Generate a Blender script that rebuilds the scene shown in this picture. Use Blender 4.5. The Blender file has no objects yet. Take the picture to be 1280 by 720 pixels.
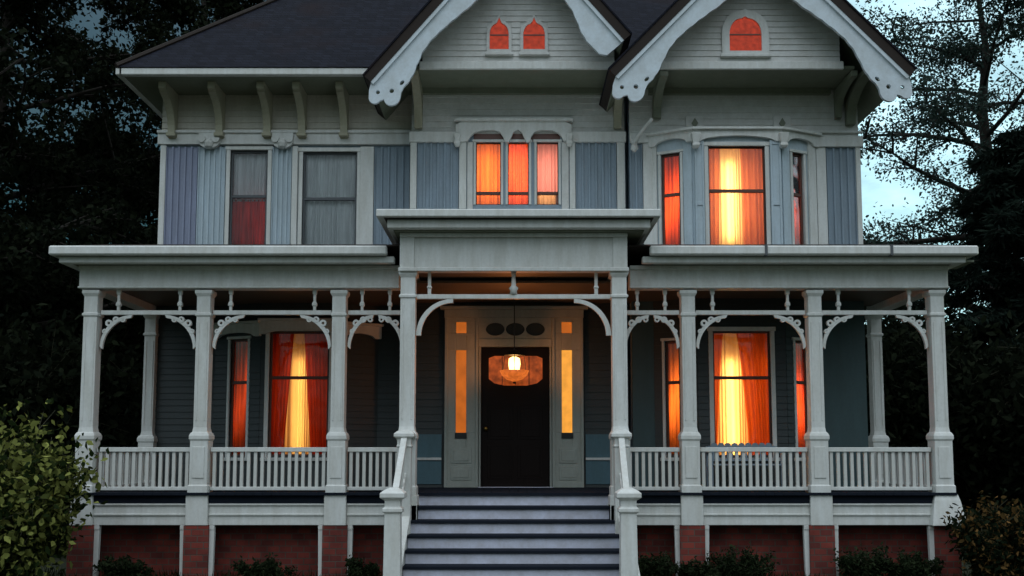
import bpy, math, random
import numpy as np
from mathutils import Vector, Matrix
rnd = random.Random(7)
S = bpy.context.scene
COL = S.collection
R = math.radians

# ------------------------------------------------------------------ camera
FPX, PITCH, SHIFT = 1280.0, R(5.5), 85.0
CAM = Vector((0.0, -16.0, 1.91))
cp, sp_ = math.cos(PITCH), math.sin(PITCH)
cd = bpy.data.cameras.new('camera'); cam = bpy.data.objects.new('camera', cd); COL.objects.link(cam)
cam.location = CAM; cam.rotation_euler = (R(90) + PITCH, 0, 0)
cd.sensor_width = 36; cd.lens = 36 * FPX / 1280; cd.shift_y = SHIFT / 1280
cd.clip_end = 2000; cd.clip_start = 0.1
S.camera = cam

def ray(px, py):
    sx = (px - 640) / FPX; sy = (360 - py + SHIFT) / FPX
    return Vector((sx, cp - sy * sp_, sp_ + sy * cp))

class Fr:
    """a wall plane: u along it, z up, n outward"""
    def __init__(s, O, U, N):
        s.O, s.U, s.N = Vector(O), Vector(U).normalized(), Vector(N).normalized()
    def p(s, u, z, n=0.0):
        return s.O + s.U * u + s.N * n + Vector((0, 0, z))
    def px(s, a, b):
        d = ray(a, b); t = (s.O - CAM).dot(s.N) / d.dot(s.N); q = CAM + d * t
        return (q - s.O).dot(s.U), q.z
    def u(s, a, b): return s.px(a, b)[0]
    def z(s, b, a=640): return s.px(a, b)[1]
def FY(y): return Fr((0, y, 0), (1, 0, 0), (0, -1, 0))
def between(a, b):
    a, b = Vector((a[0], a[1], 0)), Vector((b[0], b[1], 0)); U = (b - a).normalized()
    f = Fr(a, U, (U.y, -U.x, 0)); f.L = (b - a).length; return f
def XP(px, py, y): return FY(y).u(px, py)
def ZP(py, y, px=640): return FY(y).z(py, px)

# ------------------------------------------------------------------ mesh builder
class MB:
    def __init__(s): s.v, s.f = [], []
    def add(s, vs, fs):
        o = len(s.v); s.v += [tuple(v) for v in vs]; s.f += [tuple(i + o for i in f) for f in fs]
    def box(s, fr, u0, u1, z0, z1, n0, n1, taper=0.0):
        if u0 > u1: u0, u1 = u1, u0
        if z0 > z1: z0, z1 = z1, z0
        if n0 > n1: n0, n1 = n1, n0
        P = fr.p
        vs = [P(u0+taper, z0, n0), P(u1-taper, z0, n0), P(u1-taper, z0, n1), P(u0+taper, z0, n1), P(u0, z1, n0), P(u1, z1, n0), P(u1, z1, n1), P(u0, z1, n1)]
        s.add(vs, [(0,1,2,3), (7,6,5,4), (0,4,5,1), (1,5,6,2), (2,6,7,3), (3,7,4,0)])
    def hexa(s, v8):
        s.add(v8, [(0,1,2,3), (7,6,5,4), (0,4,5,1), (1,5,6,2), (2,6,7,3), (3,7,4,0)])
    def wall(s, fr, u0, u1, z0, z1, n0, n1, holes=()):
        us = sorted({u0, u1} | {min(max(h[i], u0), u1) for h in holes for i in (0, 1)})
        zs = sorted({z0, z1} | {min(max(h[i], z0), z1) for h in holes for i in (2, 3)})
        for a, b in zip(us, us[1:]):
            for c, d in zip(zs, zs[1:]):
                m, k = (a + b) / 2, (c + d) / 2
                if any(h[0] < m < h[1] and h[2] < k < h[3] for h in holes): continue
                s.box(fr, a, b, c, d, n0, n1)
    def siding(s, fr, z0, z1, span, holes=(), pitch=.115, proud=.02):
        z = z0
        while z < z1 - .01:
            t = min(z + pitch, z1); m = (z + t) / 2
            a, b = span(m)
            segs = [(a, b)]
            for h in holes:
                if h[2] < m < h[3]:
                    ns = []
                    for (p, q) in segs:
                        if h[0] > p: ns.append((p, min(q, h[0])))
                        if h[1] < q: ns.append((max(p, h[1]), q))
                    segs = [x for x in ns if x[1] - x[0] > .01]
            for (p, q) in segs:
                if q - p < .01: continue
                # boards butt at random joints
                cuts = [p]; x = p + rnd.uniform(1.2, 4)
                while x < q - .4: cuts.append(x); x += rnd.uniform(2, 4)
                cuts.append(q)
                for c0, c1 in zip(cuts, cuts[1:]):
                    j = rnd.uniform(-.0015, .0015); P = fr.p
                    vs = [P(c0+.001, z, 0), P(c1-.001, z, 0), P(c1-.001, z + j, proud + j), P(c0+.001, z, proud), P(c0+.001, t + .004, 0), P(c1-.001, t + .004, 0), P(c1-.001, t + .004, .004), P(c0+.001, t + .004, .004)]
                    s.hexa(vs)
            z = t
    def plate(s, fr, loops, n0, n1):
        """flat cut-out board: outline loops in (u,z), holes allowed"""
        cu = bpy.data.curves.new('tmp', 'CURVE'); cu.dimensions = '2D'; cu.fill_mode = 'BOTH'; cu.extrude = abs(n1 - n0) / 2
        for lp in loops:
            sp = cu.splines.new('POLY'); sp.points.add(len(lp) - 1)
            for q, (a, b) in zip(sp.points, lp): q.co = (a, b, 0, 1)
            sp.use_cyclic_u = True
        ob = bpy.data.objects.new('tmp', cu)
        me = bpy.data.meshes.new_from_object(ob)
        m = (n0 + n1) / 2
        s.add([fr.p(v.co.x, v.co.y, m + v.co.z) for v in me.vertices], [tuple(p.vertices) for p in me.polygons])
        bpy.data.objects.remove(ob); bpy.data.curves.remove(cu); bpy.data.meshes.remove(me)
    def tube(s, pts, rad, k=6):
        pts = [Vector(p) for p in pts]
        if not isinstance(rad, (list, tuple)): rad = [rad] * len(pts)
        o = len(s.v); vs = []
        for i, p in enumerate(pts):
            d = (pts[min(i + 1, len(pts) - 1)] - pts[max(i - 1, 0)]).normalized()
            a = d.cross(Vector((0.31, 0.17, 0.93)))
            if a.length < 1e-3: a = d.cross(Vector((1, 0, 0)))
            a.normalize(); b = d.cross(a)
            for j in range(k):
                t = 2 * math.pi * j / k
                vs.append(p + (a * math.cos(t) + b * math.sin(t)) * rad[i])
        fs = []
        for i in range(len(pts) - 1):
            for j in range(k):
                fs.append((i*k + j, i*k + (j+1) % k, (i+1)*k + (j+1) % k, (i+1)*k + j))
        fs.append(tuple(range(k))[::-1]); fs.append(tuple((len(pts)-1)*k + j for j in range(k)))
        s.add(vs, fs)
    def lathe(s, c, prof, k=16):
        """prof: (r, z) from bottom to top, around the vertical through c"""
        vs = []
        for r, z in prof:
            for j in range(k):
                t = 2 * math.pi * (j + .5) / k
                vs.append((c[0] + r * math.cos(t), c[1] + r * math.sin(t), z))
        fs = []
        for i in range(len(prof) - 1):
            for j in range(k):
                fs.append((i*k + j, i*k + (j+1) % k, (i+1)*k + (j+1) % k, (i+1)*k + j))
        fs.append(tuple(range(k))[::-1]); fs.append(tuple((len(prof)-1)*k + j for j in range(k)))
        s.add(vs, fs)
    def sqlathe(s, c, prof):
        """square moulded block: prof (half width, z)"""
        vs = []
        for r, z in prof:
            vs += [(c[0]-r, c[1]-r, z), (c[0]+r, c[1]-r, z), (c[0]+r, c[1]+r, z), (c[0]-r, c[1]+r, z)]
        fs = []
        for i in range(len(prof) - 1):
            for j in range(4): fs.append((i*4 + j, i*4 + (j+1) % 4, (i+1)*4 + (j+1) % 4, (i+1)*4 + j))
        fs.append((3,2,1,0)); fs.append(tuple((len(prof)-1)*4 + j for j in range(4)))
        s.add(vs, fs)
    def build(s, name, mat, parent=None, label=None, bevel=0.0, smooth=False):
        me = bpy.data.meshes.new(name); me.from_pydata(s.v, [], s.f); me.update()
        me.materials.append(mat)
        ob = bpy.data.objects.new(name, me); COL.objects.link(ob)
        if parent: ob.parent = parent
        if label: ob['label'] = label
        if bevel:
            b = ob.modifiers.new('bevel', 'BEVEL'); b.width = bevel; b.segments = 1; b.limit_method = 'ANGLE'; b.angle_limit = R(50)
        if smooth:
            for p in me.polygons: p.use_smooth = True
        return ob

def copy_to(o, parent, dx=0, dy=0, dz=0):
    c = o.copy(); COL.objects.link(c); c.parent = parent
    c.location = (o.location.x + dx, o.location.y + dy, o.location.z + dz)
    return c
def tag(o, label=None, cat=None, group=None, kind=None):
    if label: o['label'] = label
    if cat: o['category'] = cat
    if group: o['group'] = group
    if kind: o['kind'] = kind
    return o

# ------------------------------------------------------------------ materials
def newmat(name):
    m = bpy.data.materials.new(name); m.use_nodes = True; nt = m.node_tree
    return m, nt, nt.nodes['Principled BSDF'], nt.nodes['Material Output']
def nd(nt, t, **k):
    n = nt.nodes.new(t)
    for a, b in k.items():
        if a in n.inputs: n.inputs[a].default_value = b
        else: setattr(n, a, b)
    return n
def paint(name, c, rough=.55, dirt=.25, streak=True, bump=.05, dark=(.55, .5, .42)):
    m, nt, b, out = newmat(name); L = nt.links.new
    tc = nd(nt, 'ShaderNodeTexCoord')
    mp = nd(nt, 'ShaderNodeMapping'); mp.inputs['Scale'].default_value = (5, 5, .9) if streak else (3, 3, 3)
    L(tc.outputs['Object'], mp.inputs[0])
    n1 = nd(nt, 'ShaderNodeTexNoise', Scale=1.6, Detail=8.0, Roughness=.65); L(mp.outputs[0], n1.inputs['Vector'])
    n2 = nd(nt, 'ShaderNodeTexNoise', Scale=22.0, Detail=5.0, Roughness=.6); L(tc.outputs['Object'], n2.inputs['Vector'])
    r1 = nd(nt, 'ShaderNodeValToRGB'); r1.color_ramp.elements[0].position = .38; r1.color_ramp.elements[1].position = .68
    L(n1.outputs[0], r1.inputs[0])
    mx = nd(nt, 'ShaderNodeMix', data_type='RGBA'); mx.inputs[6].default_value = (*[c[i] * dark[i] for i in range(3)], 1); mx.inputs[7].default_value = (*c, 1)
    mm = nd(nt, 'ShaderNodeMapRange'); mm.inputs[3].default_value = 1 - dirt; mm.inputs[4].default_value = 1
    L(r1.outputs[0], mm.inputs[0]); L(mm.outputs[0], mx.inputs[0])
    m2 = nd(nt, 'ShaderNodeMix', data_type='RGBA', blend_type='MULTIPLY'); m2.inputs[0].default_value = .18
    r2 = nd(nt, 'ShaderNodeValToRGB'); r2.color_ramp.elements[0].position = .3; r2.color_ramp.elements[0].color = (.55, .55, .55, 1); r2.color_ramp.elements[1].position = .6
    L(n2.outputs[0], r2.inputs[0]); L(mx.outputs[2], m2.inputs[6]); L(r2.outputs[0], m2.inputs[7])
    L(m2.outputs[2], b.inputs['Base Color']); b.inputs['Roughness'].default_value = rough
    bp = nd(nt, 'ShaderNodeBump', Strength=bump, Distance=.01); L(n2.outputs[0], bp.inputs['Height']); L(bp.outputs[0], b.inputs['Normal'])
    return m
M = {}
M['trim'] = paint('trim_paint', (.74, .75, .73), dirt=.4, dark=(.6,.56,.48))
M['barge'] = paint('bargeboard_paint', (.66, .74, .80), dirt=.35, streak=False)
M['body'] = paint('siding_paint', (.68, .68, .66), dirt=.3, streak=False)
M['frieze'] = paint('eave_siding_paint', (.62, .58, .50), dirt=.3)
M['olive'] = paint('eave_soffit_paint', (.20, .22, .16), dirt=.3, streak=False)
M['bracket'] = paint('bracket_paint', (.42, .40, .29), dirt=.3)
M['rib'] = paint('ribbed_panel_paint', (.28, .355, .43), dirt=.35)
M['ribv'] = paint('violet_panel_paint', (.29, .325, .45), dirt=.3)
M['pale'] = paint('pale_blue_panel_paint', (.52, .62, .69), dirt=.3)
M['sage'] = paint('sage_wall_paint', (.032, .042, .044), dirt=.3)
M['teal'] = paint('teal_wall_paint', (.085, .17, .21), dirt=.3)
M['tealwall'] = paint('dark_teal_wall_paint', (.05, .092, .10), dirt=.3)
M['surround'] = paint('entrance_paint', (.40, .43, .39), dirt=.3)
M['riser'] = paint('riser_paint', (.68, .70, .84), dirt=.5, streak=False)
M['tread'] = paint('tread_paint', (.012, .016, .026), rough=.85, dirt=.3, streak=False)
M['door'] = paint('dark_door_varnish', (.012, .007, .006), rough=.45, dirt=.2)
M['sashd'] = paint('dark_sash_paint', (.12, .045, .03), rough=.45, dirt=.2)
M['sashg'] = paint('grey_sash_paint', (.09, .10, .11), rough=.5, dirt=.2)
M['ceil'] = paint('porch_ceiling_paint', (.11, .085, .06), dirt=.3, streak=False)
M['room'] = paint('room_plaster', (.35, .2, .12), dirt=.1, streak=False)
for k_, v_ in (('tread', .15), ('door', .15), ('roof', .2), ('edge', .2)):
    pass
M['metal'] = paint('black_iron', (.012, .012, .012), rough=.4, dirt=.1, streak=False)
M['brass'] = paint('worn_brass', (.35, .22, .06), rough=.35, dirt=.2, streak=False)
M['brass'].node_tree.nodes['Principled BSDF'].inputs['Metallic'].default_value = 1

def brickmat():
    m, nt, b, out = newmat('brick'); L = nt.links.new
    tc = nd(nt, 'ShaderNodeTexCoord'); mp = nd(nt, 'ShaderNodeMapping'); mp.inputs['Rotation'].default_value = (R(90), 0, 0)
    L(tc.outputs['Object'], mp.inputs[0])
    br = nd(nt, 'ShaderNodeTexBrick', Scale=2.6); br.inputs['Color1'].default_value = (.27, .045, .03, 1); br.inputs['Color2'].default_value = (.14, .026, .02, 1); br.inputs['Mortar'].default_value = (.11, .075, .06, 1)
    L(mp.outputs[0], br.inputs['Vector'])
    n = nd(nt, 'ShaderNodeTexNoise', Scale=3.0, Detail=8.0); L(tc.outputs['Object'], n.inputs['Vector'])
    r = nd(nt, 'ShaderNodeValToRGB'); r.color_ramp.elements[0].position = .35; r.color_ramp.elements[0].color = (.35, .35, .35, 1); r.color_ramp.elements[1].position = .6
    L(n.outputs[0], r.inputs[0])
    mx = nd(nt, 'ShaderNodeMix', data_type='RGBA', blend_type='MULTIPLY'); mx.inputs[0].default_value = .6
    L(br.outputs[0], mx.inputs[6]); L(r.outputs[0], mx.inputs[7]); L(mx.outputs[2], b.inputs['Base Color'])
    b.inputs['Roughness'].default_value = .9
    bp = nd(nt, 'ShaderNodeBump', Strength=.6, Distance=.02); L(br.outputs[1], bp.inputs['Height']); bp.invert = True; L(bp.outputs[0], b.inputs['Normal'])
    return m
M['brick'] = brickmat()
def roofmat():
    m, nt, b, out = newmat('slate_shingles'); L = nt.links.new
    tc = nd(nt, 'ShaderNodeTexCoord'); sx = nd(nt, 'ShaderNodeSeparateXYZ'); L(tc.outputs['Object'], sx.inputs[0])
    ad = nd(nt, 'ShaderNodeMath', operation='ADD'); L(sx.outputs[0], ad.inputs[0]); L(sx.outputs[1], ad.inputs[1])
    cb = nd(nt, 'ShaderNodeCombineXYZ'); L(ad.outputs[0], cb.inputs[0]); L(sx.outputs[2], cb.inputs[1])
    br = nd(nt, 'ShaderNodeTexBrick', Scale=3.2); br.inputs['Color1'].default_value = (.012, .014, .024, 1); br.inputs['Color2'].default_value = (.005, .006, .012, 1); br.inputs['Mortar'].default_value = (.008, .008, .012, 1)
    br.inputs['Mortar Size'].default_value = .02
    L(cb.outputs[0], br.inputs['Vector'])
    n = nd(nt, 'ShaderNodeTexNoise', Scale=.8, Detail=6.0); L(tc.outputs['Object'], n.inputs['Vector'])
    mx = nd(nt, 'ShaderNodeMix', data_type='RGBA'); mx.inputs[7].default_value = (.014, .009, .012, 1)
    mr = nd(nt, 'ShaderNodeMapRange'); mr.inputs[1].default_value = .5; mr.inputs[2].default_value = .75; L(n.outputs[0], mr.inputs[0]); L(mr.outputs[0], mx.inputs[0])
    L(br.outputs[0], mx.inputs[6]); L(mx.outputs[2], b.inputs['Base Color']); b.inputs['Roughness'].default_value = .8
    bp = nd(nt, 'ShaderNodeBump', Strength=1.0, Distance=.03); L(br.outputs[1], bp.inputs['Height']); bp.invert = True; L(bp.outputs[0], b.inputs['Normal'])
    return m
M['roof'] = roofmat()
M['edge'] = paint('roof_edge_paint', (.035, .026, .022), dirt=.3, streak=False)
def fabric(name, c, trans=.75, lo=.55):
    m, nt, b, out = newmat(name); L = nt.links.new; nt.nodes.remove(b)
    tc = nd(nt, 'ShaderNodeTexCoord')
    mp = nd(nt, 'ShaderNodeMapping'); mp.inputs['Scale'].default_value = (9, 9, .6); L(tc.outputs['Object'], mp.inputs[0])
    n = nd(nt, 'ShaderNodeTexNoise', Scale=2.2, Detail=5.0); L(mp.outputs[0], n.inputs['Vector'])
    r = nd(nt, 'ShaderNodeValToRGB'); r.color_ramp.elements[0].position = .3; r.color_ramp.elements[0].color = (*[x * lo for x in c], 1); r.color_ramp.elements[1].position = .65; r.color_ramp.elements[1].color = (*c, 1)
    L(n.outputs[0], r.inputs[0])
    d = nd(nt, 'ShaderNodeBsdfDiffuse'); t = nd(nt, 'ShaderNodeBsdfTranslucent'); mx = nd(nt, 'ShaderNodeMixShader', Fac=trans)
    L(r.outputs[0], d.inputs[0]); L(r.outputs[0], t.inputs[0]); L(d.outputs[0], mx.inputs[1]); L(t.outputs[0], mx.inputs[2]); L(mx.outputs[0], out.inputs[0])
    return m
M['c_orange'] = fabric('orange_curtain_cloth', (.88, .24, .055), .75, .75)
M['c_red'] = fabric('red_curtain_cloth', (.70, .085, .022))
M['c_deep'] = fabric('deep_red_blind_cloth', (.60, .07, .055), .75, .4)
M['c_pink'] = fabric('peach_sheer_cloth', (.88, .40, .30), .75, .85)
M['c_grey'] = fabric('grey_net_cloth', (.78, .84, .86), .2, .7)
M['c_sheer'] = fabric('cream_sheer_cloth', (.95, .66, .26), .85, .85)
def glassmat(name='window_glass', tint=(1, 1, 1)):
    m, nt, b, out = newmat(name); L = nt.links.new; nt.nodes.remove(b)
    fr = nd(nt, 'ShaderNodeFresnel', IOR=1.45); t = nd(nt, 'ShaderNodeBsdfTransparent'); t.inputs[0].default_value = (*tint, 1)
    g = nd(nt, 'ShaderNodeBsdfGlossy', Roughness=.03); mx = nd(nt, 'ShaderNodeMixShader')
    n = nd(nt, 'ShaderNodeTexNoise', Scale=2.5, Detail=1.0); tc = nd(nt, 'ShaderNodeTexCoord'); L(tc.outputs['Object'], n.inputs['Vector'])
    bp = nd(nt, 'ShaderNodeBump', Strength=.12, Distance=.05); L(n.outputs[0], bp.inputs['Height']); L(bp.outputs[0], g.inputs['Normal'])
    L(fr.outputs[0], mx.inputs[0]); L(t.outputs[0], mx.inputs[1]); L(g.outputs[0], mx.inputs[2]); L(mx.outputs[0], out.inputs[0])
    return m
M['glass'] = glassmat()
def lit(name, c, s, scale=6.0, var=.5, c2=None):
    m, nt, b, out = newmat(name); L = nt.links.new
    tc = nd(nt, 'ShaderNodeTexCoord'); n = nd(nt, 'ShaderNodeTexNoise', Scale=scale, Detail=4.0); L(tc.outputs['Object'], n.inputs['Vector'])
    r = nd(nt, 'ShaderNodeValToRGB'); r.color_ramp.elements[0].position = .3; r.color_ramp.elements[1].position = .7
    c2 = c2 or tuple(x * (1 - var) for x in c)
    r.color_ramp.elements[0].color = (*c2, 1); r.color_ramp.elements[1].color = (*c, 1)
    L(n.outputs[0], r.inputs[0]); b.inputs['Base Color'].default_value = (.05, .02, .01, 1); b.inputs['Roughness'].default_value = .2
    L(r.outputs[0], b.inputs['Emission Color']); b.inputs['Emission Strength'].default_value = s
    return m
M['attic'] = lit('lit_red_glass', (.42, .035, .012), 1.0, 14, .5)
for k_ in ('tread', 'door', 'edge', 'roof'): M[k_].node_tree.nodes['Principled BSDF'].inputs['Specular IOR Level'].default_value = .12
M['side_l'] = lit('lit_orange_glass', (.75, .17, .015), .75, 5, .3)
M['side_r'] = lit('lit_amber_glass', (1, .40, .05), 1.1, 7, .3)
M['doorglass'] = lit('lit_door_glass', (.8, .13, .02), .6, 9, .7)
for k_ in ('attic',): M[k_].node_tree.nodes['Principled BSDF'].inputs['Specular IOR Level'].default_value = .2
M['bulb'] = lit('lamp_bulb', (1, .62, .20), 5.0, 3, .1)
M['bowl'] = lit('amber_bowl_glass', (.95, .20, .03), .9, 12, .5)
M['transom'] = lit('dim_transom_glass', (.012, .008, .006), .4, 8, .8)
M['transom'].node_tree.nodes['Principled BSDF'].inputs['Base Color'].default_value = (.01, .01, .01, 1)
def leafmat(name, c, c2, tr=.25, lo=0.0):
    m, nt, b, out = newmat(name); L = nt.links.new
    g = nd(nt, 'ShaderNodeNewGeometry'); r = nd(nt, 'ShaderNodeValToRGB'); r.color_ramp.elements[0].color = (*c, 1); r.color_ramp.elements[0].position = lo; r.color_ramp.elements[1].color = (*c2, 1)
    L(g.outputs['Random Per Island'], r.inputs[0])
    L(r.outputs[0], b.inputs['Base Color']); b.inputs['Roughness'].default_value = .9; b.inputs['Specular IOR Level'].default_value = .08
    t = nd(nt, 'ShaderNodeBsdfTranslucent'); L(r.outputs[0], t.inputs[0]); mx = nd(nt, 'ShaderNodeMixShader', Fac=tr)
    L(b.outputs[0], mx.inputs[1]); L(t.outputs[0], mx.inputs[2]); L(mx.outputs[0], out.inputs[0])
    return m
M['leaf_dark'] = leafmat('dark_leaves', (.003, .006, .003), (.014, .019, .009))
M['leaf_con'] = leafmat('conifer_needles', (.004, .009, .007), (.014, .024, .017))
M['leaf_mid'] = leafmat('feathery_leaves', (.018, .032, .028), (.05, .075, .06))
M['leaf_bush'] = leafmat('yellow_green_leaves', (.012, .022, .005), (.32, .34, .09), .25, .35)
M['leaf_weed'] = leafmat('weed_leaves', (.006, .012, .005), (.030, .042, .018))
M['leaf_tip'] = leafmat('rusty_leaves', (.008, .014, .006), (.22, .12, .04), .25, .6)
M['bark'] = paint('bark', (.028, .022, .017), rough=.95, dirt=.5, bump=.8)
M['stem'] = paint('green_brown_stems', (.05, .05, .025), rough=.8, dirt=.4)

# ------------------------------------------------------------------ house
ZF = 1.33                                   # porch floor
house = bpy.data.objects.new('victorian_house', None); COL.objects.link(house)
tag(house, 'pale grey wooden Victorian house with two front gables, wraparound porch and orange lit windows', 'house')
H = house

YL, YC, YR = 2.70, 2.30, 2.10               # wall planes of the left, centre and right sections
FL, FC, FRt = FY(YL), FY(YC), FY(YR)
xL0 = FL.u(200, 240); xC0 = FC.u(514, 220); xC1 = FC.u(781, 220); xR0 = FRt.u(788, 240); xR1 = FRt.u(1075, 240)
zEave = ZP(88, 1.7, 300)                    # eave line
zCeilP = ZP(350, 0)                         # porch ceiling
zRoofP = ZP(312, -.5)                       # porch roof edge
YB = 12.5

# bay on the right
XB = [FRt.u(815, 240), FY(1.75).u(868, 240), FY(1.75).u(977, 240), FRt.u(1020, 240)]
bayR = [between((XB[0], YR), (XB[1], 1.75)), between((XB[1], 1.75), (XB[2], 1.75)), between((XB[2], 1.75), (XB[3], YR))]
# ground floor bay on the left
XA = [FL.u(268, 500), FY(2.3).u(325, 500), FY(2.3).u(422, 500), FL.u(472, 500)]
bayL = [between((XA[0], YL), (XA[1], 2.3)), between((XA[1], 2.3), (XA[2], 2.3)), between((XA[2], 2.3), (XA[3], YL))]

def opening(fr, a, b, t, bt, ym=None):
    ym = ym or (t + bt) / 2
    u0, u1 = fr.u(a, ym), fr.u(b, ym); c = (a + b) / 2
    return (u0, u1, fr.z(bt, c), fr.z(t, c))

# ---- windows
def curtain_mesh(fr, ua, ub, z0, z1, n, amp=.018, lam=.085, nu=None, ph=0):
    """ua, ub: functions of t (0 bottom, 1 top)"""
    mb = MB(); nz = 14; nu = nu or max(8, int(abs(ub(0) - ua(0)) / lam * 8))
    vs = []
    for i in range(nz + 1):
        t = i / nz; a, b = ua(t), ub(t)
        for j in range(nu + 1):
            s = j / nu; u = a + (b - a) * s
            w = (abs(ub(1) - ua(1)) / lam) * (s + .05 * math.sin(7 * s + ph) + .02 * math.sin(19 * s + 2 * ph)) * 2 * math.pi + ph
            nn = n + amp * math.sin(w) * (1.1 - .35 * t) + amp * .4 * math.sin(w * .37 + 2 * t + ph)
            vs.append(fr.p(u, z0 + (z1 - z0) * t, nn))
    fs = [(i*(nu+1)+j, i*(nu+1)+j+1, (i+1)*(nu+1)+j+1, (i+1)*(nu+1)+j) for i in range(nz) for j in range(nu)]
    mb.add(vs, fs); return mb

def window(fr, op, rail, label=None, sash='sashd', cas=.075, sill=True, curt=(), sheer=None, power=0, lampu=.5, lampz=.5, lampw=.16, lcol=(1, .62, .25), sw=.04, wide=0, wcol=(1, .55, .35)):
    u0, u1, z0, z1 = op
    mb = MB()
    t = .03
    for a, b, c, d in ((u0 - cas, u0, z0, z1), (u1, u1 + cas, z0, z1), (u0 - cas - .02, u1 + cas + .02, z1, z1 + cas)):
        mb.box(fr, a, b, c, d, -.10, t if d - c > .3 else t + .012)
    if sill: mb.box(fr, u0 - cas - .04, u1 + cas + .04, z0 - .06, z0, -.10, .075)
    win = mb.build('window', M['trim'], H, label, bevel=.006)
    mb = MB(); w = sw
    for a, b, c, d in ((u0, u0 + w, z0, z1), (u1 - w, u1, z0, z1), (u0 + w, u1 - w, z1 - w, z1), (u0 + w, u1 - w, z0, z0 + w * 1.5)):
        mb.box(fr, a, b, c, d, -.075, -.035)
    if rail is not None: mb.box(fr, u0 + w, u1 - w, rail - .028, rail + .028, -.085, -.028)
    mb.build('sash', M[sash], win, bevel=.004)
    mb = MB(); mb.box(fr, u0 + .01, u1 - .01, z0 + .01, z1 - .01, -.062, -.057)
    mb.build('pane', M['glass'], win)
    # room behind
    mb = MB(); D = 1.1
    e = .06
    mb.box(fr, u0 - e - .02, u0 - e, z0 - e, z1 + e, -.121, -D); mb.box(fr, u1 + e, u1 + e + .02, z0 - e, z1 + e, -.121, -D)
    mb.box(fr, u0 - e, u1 + e, z1 + e, z1 + e + .02, -.121, -D); mb.box(fr, u0 - e, u1 + e, z0 - e - .02, z0 - e, -.121, -D)
    mb.box(fr, u0 - e - .02, u1 + e + .02, z0 - e - .02, z1 + e + .02, -D, -D - .02)
    mb.build('room_lining', M['room'], win)
    for (ma, fa, fb, zt, zb) in curt:
        cm = curtain_mesh(fr, lambda t, f=fa: u0 - .03 + (u1 - u0 + .06) * f(t), lambda t, f=fb: u0 - .03 + (u1 - u0 + .06) * f(t), z0 + (z1 - z0) * zb - .02, z0 + (z1 - z0) * zt + .02, -.15, ph=rnd.uniform(0, 6))
        cm.build('curtain', M[ma], win, smooth=True)
    if sheer:
        cm = curtain_mesh(fr, lambda t: u0 - .04, lambda t: u1 + .04, z0 - .03, z1 + .03, -.22, amp=.012, lam=.06, ph=1)
        cm.build('sheer', M[sheer], win, smooth=True)
    for pw, lw, lc, dpth, lu in ((power, lampw, lcol, -.42, lampu), (wide, (u1 - u0) * .8, wcol, -.7, .5)):
        if not pw: continue
        ld = bpy.data.lights.new('room_lamp', 'AREA'); ld.shape = 'RECTANGLE'; ld.size = lw; ld.size_y = (z1 - z0) * .75
        ld.energy = pw; ld.color = lc
        lo = bpy.data.objects.new('room_lamp', ld); COL.objects.link(lo)
        p = fr.p(u0 + (u1 - u0) * lu, z0 + (z1 - z0) * lampz, dpth if not (sheer and dpth > -.5) else -.33)
        q = (fr.N).to_track_quat('-Z', 'Z')
        lo.matrix_world = Matrix.Translation(p) @ q.to_matrix().to_4x4()
        lo.parent = win; lo.matrix_parent_inverse = Matrix.Identity(4)
    return win

lin = lambda a, b: (lambda t: a + (b - a) * t)
def flame(c, w0, w1, side, p=.7):        # edge of a gap that is wider at the bottom
    return lambda t: c + side * (w1 + (w0 - w1) * (1 - t) ** p)

W_open = {'FL': [], 'FC': [], 'FR': [], 'BR0': [], 'BR1': [], 'BR2': [], 'BL0': [], 'BL1': [], 'BL2': []}
def addwin(key, fr, a, b, t, bt, rail_px, **k):
    op = opening(fr, a, b, t, bt); W_open[key].append(op)
    r = fr.z(rail_px, (a + b) / 2) if rail_px else None
    return window(fr, op, r, **k)

# upper floor, left section
addwin('FL', FL, 287, 334, 188, 309, 245, sash='sashg', label='upstairs window with grey net above and red curtain below', curt=[('c_grey', lin(0, 0), lin(1, 1), 1, .5), ('c_deep', lin(0, 0), lin(1, 1), .5, 0)], sheer='c_deep', power=1.1, lampz=.2, lampu=.75, lampw=.12, wide=3.2)
addwin('FL', FL, 378, 446, 190, 309, 248, sash='sashg', label='unlit upstairs window with grey net curtains', curt=[('c_grey', lin(0, 0), lin(1, 1), 1, 0)])
# upper floor, centre triple
addwin('FC', FC, 595, 626, 178, 256, 241, label='upstairs window with bright orange curtain', cas=.045, curt=[('c_orange', lin(0, 0), lin(1, 1), 1, 0)], power=6.5, lampw=.3, sw=.014, sill=False)
addwin('FC', FC, 635, 661, 178, 256, 241, label='upstairs window with red orange curtain', cas=.045, curt=[('c_red', lin(0, 0), lin(1, 1), 1, 0)], power=12, lampw=.3, sw=.014, sill=False, lcol=(1, .75, .55))
addwin('FC', FC, 671, 698, 178, 256, 241, label='upstairs window with a dusky pink blind', cas=.045, curt=[('c_pink', lin(0, 0), lin(1, 1), 1, .22), ('c_sheer', lin(0.1, 0.1), lin(.85, .85), .2, 0)], power=4, lampw=.3, sw=.014, lcol=(1, .6, .5), sill=False)
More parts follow.
